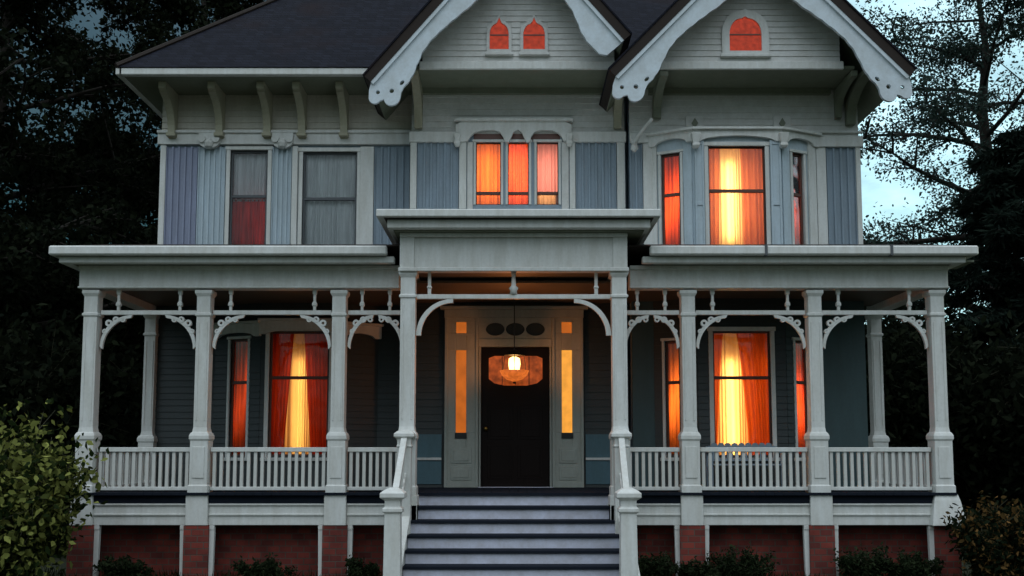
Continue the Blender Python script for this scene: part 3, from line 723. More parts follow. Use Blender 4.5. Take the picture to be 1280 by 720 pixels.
slab(XP(492, 288, -.85), XP(805, 288, -.85), -.85, YC - .02, zE1 + .001, ZP(285, -.98) - .001, 'cornice_bed', 'olive')
slab(x0 + .22, x1 - .22, -.43, YC - .02, zE0 + .03, zE0 + .07, 'portico_ceiling', 'ceil')

# columns
def column(x, y, ztop, half=.106, plinth=True, skirt=0):
    mb = MB()
    zp = zPed
    mb.sqlathe((x, y), [(.155, ZF - .02), (.155, ZF + .10), (.138, ZF + .12), (.138, zp - .09), (.155, zp - .06), (.155, zp - .01), (.138, zp + .03), (half + .012, zp + .05), (half, zp + .12), (half, ztop - .42), (half + .02, ztop - .40), (half + .02, ztop - .37), (half, ztop - .35), (half, ztop - .10), (half + .028, ztop - .05), (half + .028, ztop)])
    # chamfer strips and sunk panels
    f = FY(y - half)
    for k in (-1, 1): mb.box(f, x + k * half * .62 - .012, x + k * half * .62 + .012, zp + .22, ztop - .5, .0005, .010)
    f = FY(y - .138); mb.box(f, x - .09, x + .09, ZF + .22, zp - .18, .0005, .014)
    c = mb.build('porch_column', M['trim'], H, bevel=.008)
    if plinth:
        mb = MB(); y0 = y - .16
        mb.sqlathe((x, y), [(.17 + skirt, zFasB), (.17 + skirt * .3, ZF - .12), (.17, ZF - .021)]); mb.build('column_plinth', M['trim'], c, bevel=.008)
    return c
for i, x in enumerate(colx): column(x, 0, zCap, skirt=.10 if i == 5 else 0)
zCapE = zE0 - .005
exl, exr = fe.u(510, 450), fe.u(774, 450)
for x in (exl, exr): column(x, -.55, zCapE, half=.112)
# rear corner posts and mid side posts
fr_ = FY(YL); rxl, rxr = xp0 + .14, xp1 - .14
for x in (rxl, rxr): column(x, YL - .05 if x < 0 else YL - .0, zCap, half=.10)

# fascia below the floor
def segs(skip):
    out = []; xs = [colx[0], colx[1], colx[2], exl - .0]; out += list(zip(xs, xs[1:])); xs = [exr, colx[3], colx[4], colx[5]]; out += list(zip(xs, xs[1:])); return out
bays = segs(0)
for a, b in bays:
    mb = MB(); mb.box(f0, a + .172, b - .172, zFasB, zFas, .0, .10); mb.box(f0, a + .172, b - .172, zf0(644), zf0(641.5), .101, .125); mb.box(f0, a + .172, b - .172, zFas - .03, zFas, .101, .13)
    mb.build('porch_fascia', M['trim'], H, bevel=.006)
for x in (xp0, xp1):
    slab(x - .03, x + .03, .18, YL, zFasB, zFas, 'porch_fascia', 'trim', .006)
# brick piers and framed openings below
for x in colx + [exl, exr]:
    mb = MB(); mb.box(f0, x - .19, x + .19, -.02, zFasB - .003, -.16, .16); mb.build('brick_pier', M['brick'], H)
for (a, b) in bays:
    for xx, s_ in ((a + .215, 1), (b - .215, -1)):
        mb = MB(); w = .05
        mb.box(FY(0), xx - w, xx + w, .02, zFasB - .07, .02, .10, taper=.012); mb.box(FY(0), xx - w, xx + w, zFasB - .069, zFasB - .003, .01, .11); mb.build('skirt_post', M['trim'], H, bevel=.005)
mb = MB(); mb.box(FY(.3), xp0 + .1, exl - .3, 0, ZF - .12, -.2, 0); mb.build('porch_foundation', M['brick'], H); mb = MB(); mb.box(FY(.3), exr + .3, xp1 - .1, 0, ZF - .12, -.2, 0); mb.build('porch_foundation', M['brick'], H)

# railings
bal_proto = None
def railing(xa, xb, y):
    mb = MB(); f = FY(y); zt, zb = zf0(562), zf0(610.5)
    mb.box(f, xa, xb, zt - .035, zt + .035, -.045, .045)
    r = mb.build('railing', M['trim'], H, bevel=.006); mb = MB(); mb.box(f, xa, xb, zb - .03, zb + .025, -.035, .035); mb.build('bottom_rail', M['trim'], r, bevel=.006)
    n = max(3, round((xb - xa) / .104)); w = (xb - xa) / n
    global bal_proto
    for i in range(n):
        x = xa + w * (i + .5)
        if bal_proto is None:
            mb = MB(); mb.box(FY(y), x - .024, x + .024, zb + .026, zt - .036, -.024, .024); bal_proto = mb.build('baluster', M['trim'], r); bal_proto['x'] = x
        else: copy_to(bal_proto, r, dx=x - bal_proto['x']).rotation_euler = (0, 0, 0)
    return r
for a, b in bays:
    lo = .15 if a in colx else .17
    railing(a + .16, b - .16, 0)
# side railings, balusters as one piece each
for x in (rxl, rxr):
    f = Fr((x, 0, 0), (0, 1, 0), (-1, 0, 0)); zt, zb = zf0(562), zf0(610.5)
    mb = MB(); mb.box(f, .16, YL - .2, zt - .035, zt + .035, -.045, .045)
    r = mb.build('railing', M['trim'], H, bevel=.006); mb = MB(); mb.box(f, .16, YL - .2, zb - .03, zb + .025, -.035, .035); mb.build('bottom_rail', M['trim'], r, bevel=.006)
    mb = MB(); u = .22
    while u < YL - .25: mb.box(f, u - .022, u + .022, zb + .026, zt - .036, -.022, .022); u += .104
    mb.build('balusters', M['trim'], r)['kind'] = 'stuff'

# fretwork between columns
def scroll_bracket(x, s_, z, y, w=.40, h=.50):
    """curved corner bracket with leaf blobs; z is the rail underside"""
    f = FY(y); mb = MB()
    outer = [(x, z - h), (x + s_ * .055, z - h)]
    cx_, cz_ = x + s_ * w, z - h
    pts = []
    for i in range(13):
        t = R(180 - 90 * i / 12) if s_ > 0 else R(90 * i / 12)
        pts.append((x + s_ * (w - w * math.cos(R(90 * i / 12))), z - h + h * math.sin(R(90 * i / 12)) * 1.0))
    inn = [(p[0] + s_ * .042, p[1] - .042) for p in pts[::-1] if abs(p[0] + s_ * .042 - x) < w + .02]
    mb.plate(f, [[(x, z - h)] + pts + inn], -.025, .025)
    # carved leaf curls
    for (du, dz, r) in ((.13, -.13, .055), (.24, -.075, .05), (.35, -.075, .042), (.07, -.26, .04)):
        c = (x + s_ * du, z + dz)
        mb.plate(f, [arc(c, r, r, 0, 330, 11), arc(c, r * .42, r * .42, 0, 330, 8)], -.03, .03)
    return mb.build('fret_bracket', M['trim'], H, bevel=.005)
zr = zf0(391)
for a, b in bays:
    xa, xb = a + .13, b - .13
    mb = MB(); mb.box(f0, xa, xb, zr - .035, zr + .035, -.03, .03); mb.build('fretwork_rail', M['trim'], H, bevel=.005)
    L_ = xb - xa; off = .27 if L_ > 1.2 else .22
    for x in (xa + off, xb - off):
        mb = MB(); mb.sqlathe((x, 0), [(.022, zr + .036), (.022, zr + .10), (.036, zr + .11), (.036, zr + .15), (.02, zr + .18), (.02, zr + .28), (.032, zr + .30), (.032, zf0(362))]); mb.build('fretwork_spindle', M['trim'], H, bevel=.003)
    w = min(.50, L_ * .46)
    scroll_bracket(xa, 1, zr - .036, 0, w); scroll_bracket(xb, -1, zr - .036, 0, w)
# portico arch
ye = -.55; xa, xb = exl + .12, exr - .12
zra = ZP(371, ye)
mb = MB(); f = FY(ye); mb.box(f, xa, xb, zra - .035, zra + .035, -.03, .03); mb.build('fretwork_rail', M['trim'], H, bevel=.005)
for a in (537, 745):
    x = fe.u(a, 350); mb = MB(); mb.sqlathe((x, ye), [(.026, zra + .036), (.026, zra + .12), (.04, zra + .14), (.024, zra + .17), (.024, zE0 - .01)]); mb.build('fretwork_spindle', M['trim'], H)
x = fe.u(642, 350); mb = MB(); mb.lathe((x, ye), [(.06, zra + .036), (.05, zra + .09), (.075, zra + .13), (.04, zra + .17), (.03, zra + .30), (.045, zE0 - .01)], 12); mb.build('fretwork_spindle', M['trim'], H, smooth=True)
for s_ in (1, -1):
    x = xa if s_ > 0 else xb; w, h = .56, .56; pts = []; q2 = []
    for i in range(17):
        t = 90 * i / 16; pts.append((x + s_ * (w - w * math.cos(R(t))), zra - .036 - h + h * math.sin(R(t))))
    q2 = [(p[0] + s_ * .075 * math.cos(R(90 * (16 - i) / 16)) , p[1] - .06 * math.sin(R(90 * (16 - i) / 16))) for i, p in enumerate(pts[::-1])]
    mb = MB(); mb.plate(f, [pts + q2], -.03, .03); mb.build('arch_bracket', M['trim'], H, bevel=.005)

# ---- stairs
NR, RH, TD = 7, ZF / 7, .285
yS = -.25; sx0, sx1 = XP(517, 612, yS), XP(768, 612, yS)
stairs = bpy.data.objects.new('front_stairs', None); COL.objects.link(stairs); stairs.parent = H
for x in (sx0 - .13, sx1 + .01):
    f = fbr(x, 0); mb = MB()
    o = [(.13, 0), (.13, ZF + .02), (-yS + .02, ZF + .02), (-yS + TD * 6 + .15, RH * 1.0 + .06), (-yS + TD * 6 + .15, 0)]
    mb.plate(f, [o], 0, .12)
    o2 = [(-yS + .0, ZF + .021), (-yS + TD * 6 + .17, RH + .061 - .01), (-yS + TD * 6 + .17, RH + .10), (-yS + .0, ZF + .065)]
    mb.plate(f, [o2], -.02, .14); mb.build('stringer', M['trim'], stairs, bevel=.006)
slab(sx0 - .02, sx1 + .02, yS - .02, -.205, ZF - .045, ZF + .001, 'landing', 'tread')
for x in (exl, exr): slab(x - .17, x + .17, -.72, -.17, 0, ZF - .16, 'column_pier', 'trim', .01)
for i in range(NR):
    yn = yS - TD * i; zt_ = ZF - RH * i
    mb = MB(); mb.box(FY(yn), sx0, sx1, zt_ - RH, zt_ - .047, -.045, -.02); mb.build('riser', M['riser'], stairs)
    if i: mb = MB(); mb.box(FY(yn), sx0 - .004, sx1 + .004, zt_ - .046, zt_, -TD - .03, .02); mb.build('tread', M['tread'], stairs, bevel=.008)
slab(sx0 - .02, sx1 + .02, yS + .05, 0, .0, ZF - .05, 'landing_base', 'tread')
# newels and handrails
for s_ in (-1, 1):
    xu = XP(506 if s_ < 0 else 776, 560, -.80); yu = -.80
    ylw = -2.1; xl_ = XP(491.5 if s_ < 0 else 785, 640, ylw)
    zu = ZP(541, yu); zl = ZP(616, ylw)
    mb = MB(); mb.sqlathe((xu, yu), [(.10, 0), (.10, zu - .22), (.115, zu - .20), (.10, zu - .17), (.10, zu - .09), (.15, zu - .06), (.15, zu - .015), (.11, zu + .02), (.05, zu + .05)]); mb.build('newel_post', M['trim'], H, bevel=.006)
    mb = MB(); mb.sqlathe((xl_, ylw), [(.135, .0), (.135, .2), (.115, .24), (.105, zl - .27), (.135, zl - .25), (.135, zl - .21), (.105, zl - .18), (.105, zl - .10), (.165, zl - .06), (.165, zl - .0), (.12, zl + .035), (.05, zl + .07)]); mb.build('newel_post', M['trim'], H, bevel=.006)
    mb_ = None
    for dz, r in ((-.10, .045), (-.62, .035)):
        mb = MB(); p, q = Vector((xu, yu - .1, zu + dz)), Vector((xl_, ylw + .1, zl + dz))
        d = Vector((0, 0, r)); e = Vector((r * 1.0, 0, 0))
        mb.hexa([p - e - d, p + e - d, q + e - d, q - e - d, p - e + d, p + e + d, q + e + d, q - e + d])
        if mb_ is None: mb_ = mb.build('handrail', M['trim'], H, bevel=.006)
        else: mb.build('lower_rail', M['trim'], mb_, bevel=.006)
    for k in range(7):
        t = (k + .7) / 7.6; x = xu + (xl_ - xu) * t; y = yu - .1 + (ylw + .2 - yu) * t; zz = zu + (zl - zu) * t
        mb = MB(); mb.box(FY(y), x - .018, x + .018, zz - .62, zz - .12, -.018, .018); mb.build('baluster', M['trim'], mb_)

# ---- entrance (ground floor centre)
fd = FY(YC); zw0, zw1 = ZF, zE0 + .03
D0, D1 = fd.u(601, 520), fd.u(687, 520); zDt = fd.z(434, 643)
mb = MB()
holes = [(D0, D1, ZF - .2, zDt)]
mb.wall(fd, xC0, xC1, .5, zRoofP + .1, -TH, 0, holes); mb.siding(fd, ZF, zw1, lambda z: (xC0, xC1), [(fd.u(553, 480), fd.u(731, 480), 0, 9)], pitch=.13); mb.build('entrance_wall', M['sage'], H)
mb = MB(); mb.box(fd, fd.u(732, 560), fd.u(764, 560), ZF + .06, fd.z(543, 745), .022, .035); mb.build('wainscot', M['teal'], H); mb = MB(); mb.box(fd, fd.u(522, 560), fd.u(552, 560), ZF + .06, fd.z(543, 535), .022, .035); mb.build('wainscot', M['teal'], H)
mb = MB(); mb.box(fd, fd.u(520, 573), fd.u(552, 573), fd.z(575), fd.z(572), .036, .07); mb.build('chair_rail', M['trim'], H); mb = MB(); mb.box(fd, fd.u(732, 573), fd.u(766, 573), fd.z(575), fd.z(572), .036, .07); mb.build('chair_rail', M['trim'], H)
# surround
sides = []
for a0, a1, s0, s1 in ((556, 598, 570, 583), (690, 729, 702, 715)):
    u0, u1 = fd.u(a0, 500), fd.u(a1, 500); p0, p1 = fd.u(s0, 490), fd.u(s1, 490)
    za, zb, zc, zd, zt_ = ZF, fd.z(541), fd.z(438), fd.z(417), fd.z(398)
    ze = fd.z(403)
    mb = MB(); mb.wall(fd, u0, u1, za, zt_, .0015, .075, [(p0, p1, zb, zc), (p0, p1, zd, ze)])
    for (c, d) in ((u0, u0 + .05), (u1 - .05, u1)): mb.box(fd, c, d, za, zt_, .076, .10)
    for (z0_, z1_) in ((fd.z(600), fd.z(583)), (fd.z(579), fd.z(560))):
        mb.box(fd, u0 + .12, u1 - .12, z0_, z1_, .076, .092); mb.box(fd, u0 + .16, u1 - .16, z0_ + .04, z1_ - .04, .093, .104)
    mb.box(fd, u0 + .05, u1 - .05, za, za + .12, .076, .095)
    sl = mb.build('sidelight_surround', M['surround'], H, bevel=.005)
    lab = 'amber lit narrow sidelight' if a0 > 640 else 'dim orange lit narrow sidelight'
    mb = MB(); mb.box(fd, p0 + .002, p1 - .002, zb + .002, zc - .002, .03, .04); mb.build('sidelight', M['side_r' if a0 > 640 else 'side_l'], sl, lab)
    mb = MB(); mb.box(fd, p0 + .002, p1 - .002, zd + .002, ze - .002, .03, .04); mb.build('corner_light', M['side_l'], sl)
    mb = MB(); mb.box(fd, p0 - .01, p1 + .01, zb - .10, zb - .002, .076, .10); mb.build('sidelight_foot', M['metal'], sl)
# door frame, transom
mb = MB(); tr0, tr1 = fd.z(424), fd.z(400)
mb.box(fd, fd.u(598.5, 500), D0, ZF, zDt, -.10, .06); mb.box(fd, D1, fd.u(689.5, 500), ZF, zDt, -.10, .06)
mb.box(fd, fd.u(598.5, 430), fd.u(689.5, 430), zDt, tr0, .0015, .09)
mb.box(fd, fd.u(556, 395), fd.u(729, 395), fd.z(398), fd.z(388), .0015, .12); mb.box(fd, fd.u(551, 385), fd.u(734, 385), fd.z(388) + .001, fd.z(384), .0015, .19)
u0, u1 = fd.u(598.5, 412), fd.u(689.5, 412); cu_, cz_ = (u0 + u1) / 2, (tr0 + tr1) / 2
ov = [arc((cu_ + k * .36, cz_), .17, .12, 0, 345, 20) for k in (-1, 0, 1)]
mb.plate(fd, [[(u0, tr0 + .002), (u1, tr0 + .002), (u1, fd.z(398) - .002), (u0, fd.z(398) - .002)]] + ov, .0015, .07)
df = mb.build('door_frame', M['surround'], H, bevel=.005)
mb = MB(); mb.box(fd, u0 + .02, u1 - .02, tr0 + .01, fd.z(398) - .02, -.02, .001 - .003); mb.build('transom_glass', M['transom'], df)
# door: dark panelled leaf
fdd = FY(YC + .07)
zh0, zh1_ = fdd.z(482), fdd.z(445); hx0, hx1 = fdd.u(611, 462), fdd.u(678, 462)
hexo = [(hx0, zh0 + .12), (hx0 + .10, zh0 + .04), (hx0 + .28, zh0), (hx1 - .28, zh0), (hx1 - .10, zh0 + .04), (hx1, zh0 + .12), (hx1, zh1_ - .04), (hx1 - .10, zh1_), (hx0 + .10, zh1_), (hx0, zh1_ - .04)]
mb = MB(); mb.plate(fdd, [[(D0 + .004, ZF + .012), (D1 - .004, ZF + .012), (D1 - .004, zDt - .004), (D0 + .004, zDt - .004)], hexo], -.025, .025)
m_ = (D0 + D1) / 2
for (a, b) in ((D0 + .12, m_ - .04), (m_ + .04, D1 - .12)):
    for (c, d) in ((ZF + .15, ZF + .75), (ZF + .85, ZF + 1.45)): mb.box(fdd, a, b, c, d, .0255, .036); mb.box(fdd, a + .05, b - .05, c + .05, d - .05, .0365, .046)
door = mb.build('front_door', M['door'], H, 'dark front door with a lit eight sided glass light', bevel=.004)
mb = MB(); mb.plate(fdd, [hexo], -.012, -.004); mb.build('door_glass', M['doorglass'], door)
mb = MB()
for k in (.25, .5, .75): mb.box(fdd, hx0 + (hx1 - hx0) * k - .007, hx0 + (hx1 - hx0) * k + .007, zh0 + .01, zh1_ - .01, .0, .02)
mb.build('glazing_bar', M['metal'], door)
mb = MB(); kc = (D0 + .09, YC + .0); mb.lathe(kc, [(.012, ZF + 1.0), (.035, ZF + 1.012), (.042, ZF + 1.04), (.035, ZF + 1.068), (.012, ZF + 1.08)], 12); mb.build('door_knob', M['brass'], door, smooth=True)
slab(D0 - .05, D1 + .05, YC - .14, YC + .12, ZF + .001, ZF + .011, 'door_sill', 'riser')

# ---- hanging lantern (a thing of its own)
yl = 1.45; lx, lz = FY(yl).px(643, 457)
lan = bpy.data.objects.new('hanging_lantern', None); COL.objects.link(lan); lan.location = (lx, yl, lz)
tag(lan, 'glowing glass lantern hanging on a rod in front of the dark front door', 'lantern')
def lpart(mb, name, mat, **k):
    mb.v = [(v[0] - lx, v[1] - yl, v[2] - lz) for v in mb.v]; return mb.build(name, mat, lan, **k)
mb = MB(); mb.tube([(lx, yl, lz + .24), (lx, yl, zE0 + .03)], .009); mb.lathe((lx, yl), [(.06, zE0 + .0), (.05, zE0 + .02), (.02, zE0 + .03)], 12); lpart(mb, 'hanging_rod', M['metal'])
mb = MB(); mb.lathe((lx, yl), [(.20, lz + .17), (.17, lz + .19), (.03, lz + .27)], 6); pass
for j in range(3):
    t = 2 * math.pi * (j + .25) / 3; mb.tube([(lx + .23 * math.cos(t), yl + .23 * math.sin(t), lz - .10), (lx + .19 * math.cos(t), yl + .19 * math.sin(t), lz + .18)], .006, 5)
lpart(mb, 'lantern_frame', M['metal'])
mb = MB(); mb.lathe((lx, yl), [(.03, lz - .27), (.14, lz - .235), (.22, lz - .17), (.255, lz - .09), (.245, lz - .085), (.21, lz - .16), (.10, lz - .20)], 20); lpart(mb, 'glass_bowl', M['bowl'], smooth=True); mb = MB(); mb.lathe((lx, yl), [(.02, lz - .31), (.035, lz - .29), (.015, lz - .272)], 8); lpart(mb, 'finial', M['metal'])
mb = MB(); mb.lathe((lx, yl), [(.05, lz - .10), (.09, lz - .07), (.105, lz + .03), (.095, lz + .12), (.04, lz + .15)], 14); lpart(mb, 'bulb', M['bulb'], smooth=True)
for (dy, e, nm) in ((-.0, 42, 'lantern_lamp'),):
    ld = bpy.data.lights.new(nm, 'POINT'); ld.energy = e; ld.color = (1, .30, .07); ld.shadow_soft_size = .1
    lo = bpy.data.objects.new(nm, ld); COL.objects.link(lo); lo.parent = lan; lo.location = (0, -.14, .0)

# ---- bench under the bright window on the right of the porch
bx_, by_ = XP(929, 560, 1.35), 1.3
bench = bpy.data.objects.new('porch_bench', None); COL.objects.link(bench); bench.location = (bx_, by_, ZF)
tag(bench, 'blue grey wooden bench with scalloped back on the porch below the brightest window', 'bench')
bf = Fr((0, 0, 0), (1, 0, 0), (0, -1, 0)); bw = .56
def bpart(mb, nm, par=None): return mb.build(nm, M['rib'], par or bench, bevel=.004)
mb = MB()
for k in range(4): mb.box(bf, -bw, bw, .40, .425, -.15 + k * .105, -.055 + k * .105)
bpart(mb, 'seat')
mb = MB(); n_ = 9; top = []
for k in range(n_):
    c_ = -bw + .04 + (2 * bw - .08) * (k + .5) / n_; top += [(c_ - .055 * math.cos(R(t)), .73 + .05 * math.sin(R(t))) for t in range(0, 181, 30)]
mb.plate(bf, [[(-bw, .66), (bw, .66), (bw, .73)] + top[::-1] + [(-bw, .73)]], -.20, -.17); mb.box(bf, -bw + .05, bw - .05, .47, .51, -.20, -.17)
bk = bpart(mb, 'backrest'); mb = MB()
for k in range(13): x = -bw + .08 + k * (2 * bw - .16) / 12; mb.box(bf, x - .014, x + .014, .511, .659, -.195, -.175)
bpart(mb, 'spindles', bk)
for sx_ in (-1, 1):
    for (n0_, h_) in ((-.185, .72), (.20, .60)): mb = MB(); mb.box(bf, sx_ * (bw + .002), sx_ * (bw + .045), 0, h_, n0_ - .02, n0_ + .022); bpart(mb, 'leg')
    mb = MB(); mb.box(bf, sx_ * (bw - .01), sx_ * (bw + .06), .601, .63, -.165, .25); bpart(mb, 'armrest')

# ------------------------------------------------------------------ vegetation
NP = np.random.RandomState(11)
def leaves_mesh(name, centers, size, mat, parent, aspect=.5, dirs=None, jitter=.35, label=None, fold=True):
    """one small folded leaf (2 quads) per centre"""
    n = len(centers); c = np.asarray(centers, dtype=np.float64)
    if dirs is None: d = NP.normal(size=(n, 3)); d[:, 2] -= .35
    else: d = np.asarray(dirs) + NP.normal(size=(n, 3)) * jitter
    d /= np.linalg.norm(d, axis=1)[:, None] + 1e-9
    r = NP.normal(size=(n, 3)); s = np.cross(d, r); s /= np.linalg.norm(s, axis=1)[:, None] + 1e-9
    L = size * NP.uniform(.6, 1.35, n)[:, None]; w = L * aspect
    up = np.cross(s, d)
    v = np.empty((n, 6, 3))
    v[:, 0] = c; v[:, 1] = c + d * L * .45 + s * w * .5 + up * w * .12; v[:, 2] = c + d * L; v[:, 3] = c + d * L * .45 - s * w * .5 + up * w * .12
    v[:, 4] = c + d * L * .1 + s * w * .25; v[:, 5] = c + d * L * .1 - s * w * .25
    me = bpy.data.meshes.new(name)
    me.vertices.add(n * 6); me.vertices.foreach_set('co', v.reshape(-1))
    base = (np.arange(n) * 6)[:, None]
    idx = np.concatenate([base + 0, base + 4, base + 1, base + 2, base + 0, base + 2, base + 3, base + 5], axis=1).reshape(-1)
    me.loops.add(n * 8); me.loops.foreach_set('vertex_index', idx.astype(np.int32))
    me.polygons.add(n * 2); me.polygons.foreach_set('loop_start', (np.arange(n * 2) * 4).astype(np.int32)); me.polygons.foreach_set('loop_total', np.full(n * 2, 4, np.int32))
    me.update(calc_edges=True); me.validate()
    me.materials.append(mat); ob = bpy.data.objects.new(name, me); COL.objects.link(ob); ob.parent = parent
    if label: ob['label'] = label
    return ob
def rv(r, a, b): return r.uniform(a, b)
def plant_root(name, loc, label, cat, group=None):
    o = bpy.data.objects.new(name, None); COL.objects.link(o); o.location = loc; return tag(o, label, cat, group)

def broad_tree(name, loc, h, spread, label, mat, seed, nleaf=42000, size=.17, clear=.12, cl=.42, limbs=26, group='trees around the house'):
    r = random.Random(seed); root = plant_root(name, loc, label, 'tree', group)
    mb = MB(); P = [Vector((0, 0, -.2))]; 
    for i in range(1, 11): P.append(Vector((P[-1].x + rv(r, -.22, .22), P[-1].y + rv(r, -.22, .22), h * .96 * i / 10)))
    R0 = h * .022
    mb.tube(P, [R0 * (1.35 if i == 0 else 1) * (1 - i / 10.8) for i in range(11)], 9)
    tips = []
    for i in range(limbs):
        f = clear + (1 - clear) * (i + r.random()) / limbs
        k = f * 10; a = P[min(10, int(k))].lerp(P[min(10, int(k) + 1)], k - int(k)); a.z = f * h * .96
        az = i * 2.4 + rv(r, -.5, .5); ln = spread * (math.sin(math.pi * min(1, (f * .78 + .22))) ** .6 + .15) * rv(r, .75, 1.15)
        el = rv(r, .1, .7); pts = [a]
        d = Vector((math.cos(az) * math.cos(el), math.sin(az) * math.cos(el), math.sin(el)))
        for s in range(5):
            d = (d + Vector((rv(r, -.22, .22), rv(r, -.22, .22), rv(r, -.2, .1)))).normalized(); pts.append(pts[-1] + d * ln / 5)
        rr = R0 * (1 - f) * .45 + .02
        mb.tube(pts, [rr * (1 - s / 5.6) for s in range(6)], 6)
        for s in range(1, 6):
            for q in range(3):
                az2 = r.random() * 6.28; d2 = (d + Vector((math.cos(az2), math.sin(az2), rv(r, -.5, .6)))).normalized(); l2 = ln * rv(r, .15, .36)
                e = pts[s] + d2 * l2; mb.tube([pts[s], pts[s].lerp(e, .5) + Vector((0, 0, .05)), e], [rr * .35, rr * .22, .008], 4)
                for t in (.35, .6, .8, 1.0): tips.append((pts[s].lerp(e, t), cl * rv(r, .55, 1.2)))
    mb.build('trunk', M['bark'], root, smooth=True)
    T = np.array([tuple(t[0]) for t in tips]); Rr = np.array([t[1] for t in tips])
    ix = NP.randint(0, len(T), nleaf); g = NP.normal(size=(nleaf, 3)) * .5; g[:, 2] *= .7
    leaves_mesh('crown', T[ix] + g * Rr[ix][:, None], size, mat, root, .55)
    return root
def conifer(name, loc, h, spread, label, mat, seed, nleaf=45000, size=.22, group='trees around the house', limbs=90, base=.05):
    r = random.Random(seed); root = plant_root(name, loc, label, 'tree', group); mb = MB()
    R0 = h * .017; mb.tube([(0, 0, -.2), (0.05, 0, h * .33), (-.05, .05, h * .66), (0, 0, h)], [R0, R0 * .7, R0 * .38, .02], 9)
    C, Dd = [], []
    for i in range(limbs):
        f = base + (1 - base) * (i + r.random()) / limbs; az = i * 2.4 + rv(r, -.4, .4); ln = spread * (1 - f) ** .75 * rv(r, .6, 1.2) + .3
        a = Vector((0, 0, f * h)); d = Vector((math.cos(az), math.sin(az), rv(r, -.05, .35))); pts = [a]
        for s in range(6): d = (d + Vector((rv(r, -.08, .08), rv(r, -.08, .08), -.10 + .02 * s))).normalized(); pts.append(pts[-1] + d * ln / 6)
        rr = .025 + .05 * (1 - f); mb.tube(pts, [rr * (1 - s / 6.5) for s in range(7)], 5)
        side = Vector((-math.sin(az), math.cos(az), 0))
        nt = int(9 + ln * 5)
        for q in range(nt):
            t = (q + .8) / nt; k = t * 6; p = pts[min(5, int(k))].lerp(pts[min(6, int(k) + 1)], k - int(k))
            for sg in (-1, 1):
                l2 = (.18 + .34 * ln * (1 - t) ** .8 * .5) * rv(r, .6, 1.2); dd = (d * .75 + side * sg + Vector((0, 0, rv(r, -.4, .05)))).normalized(); e = p + dd * l2
                mb.tube([p, e], [.010, .004], 3)
                for u in range(5): C.append(tuple(p.lerp(e, (u + .5) / 5))); Dd.append(tuple(dd + Vector((0, 0, -.3))))
    mb.build('trunk', M['bark'], root, smooth=True)
    C = np.array(C); Dd = np.array(Dd); ix = NP.randint(0, len(C), nleaf)
    leaves_mesh('crown', C[ix] + NP.normal(size=(nleaf, 3)) * .06, size, mat, root, .20, Dd[ix], .55)
    return root
def shrub(name, loc, rx, ry, h, label, mat, seed, nleaf=9000, size=.10, cat='bush', group=None, stems=26, aspect=.5):
    r = random.Random(seed); root = plant_root(name, loc, label, cat, group); mb = MB(); T = []
    for i in range(stems):
        az = r.random() * 6.28; q = math.sqrt(r.random()); e = Vector((math.cos(az) * rx * q, math.sin(az) * ry * q, h * rv(r, .55, 1.0) * (1 - .35 * q * q)))
        b = Vector((e.x * .25, e.y * .25, -.03)); m = b.lerp(e, .5) + Vector((rv(r, -.1, .1), rv(r, -.1, .1), h * .08))
        mb.tube([b, m, e], [.018, .011, .004], 5)
        for k in range(7):
            t = .25 + .75 * k / 6; p = b.lerp(m, t * 2) if t < .5 else m.lerp(e, t * 2 - 1)
            T.append(tuple(p))
            for _ in range(2):
                o = p + Vector((rv(r, -1, 1), rv(r, -1, 1), rv(r, -.5, .9))) * h * .13; mb.tube([p, o], [.006, .003], 4); T.append(tuple(o)); T.append(tuple(p.lerp(o, .6)))
    mb.build('stems', M['stem'], root)
    T = np.array(T); ix = NP.randint(0, len(T), nleaf); g = NP.normal(size=(nleaf, 3)) * h * .065
    p = T[ix] + g; p[:, 2] = np.maximum(p[:, 2], .01)
    leaves_mesh('foliage', p, size, mat, root, aspect)
    return root

broad_tree('broadleaf_tree', (-11.9, 7.5, 0), 15.5, 4.0, 'tall dark broadleaf tree right beside the left end of the house', M['leaf_dark'], 3, 58000, .15, .06, .42, 34)
broad_tree('broadleaf_tree', (-14.5, 9.5, 0), 17, 5.0, 'dark broadleaf tree at the far left edge of the photo', M['leaf_dark'], 8, 46000, .17, .06, .45, 32)
broad_tree('broadleaf_tree', (-9.5, 15.5, 0), 19, 5.0, 'dark broadleaf tree whose crown rises behind the left roof slope', M['leaf_dark'], 21, 55000, .17, .1, .42, 30)
broad_tree('broadleaf_tree', (-16.0, 20.0, 0), 13, 5.5, 'rearmost dark broadleaf tree seen between the trunks of the left trees', M['leaf_dark'], 33, 60000, .22, .05, .6, 34)
conifer('conifer_tree', (12.3, 8.5, 0), 9.8, 4.2, 'dark conifer with drooping boughs beside the right end of the house', M['leaf_con'], 5, 60000, .26)
conifer('conifer_tree', (15.0, 7.5, 0), 19, 3.4, 'black tall conifer at the right edge of the photo', M['leaf_con'], 9, 60000, .28)
broad_tree('feathery_tree', (15.2, 15.0, 0), 19, 5.2, 'thin feathery tree against the teal sky behind the conifers', M['leaf_mid'], 14, 60000, .11, .3, .6, 38)
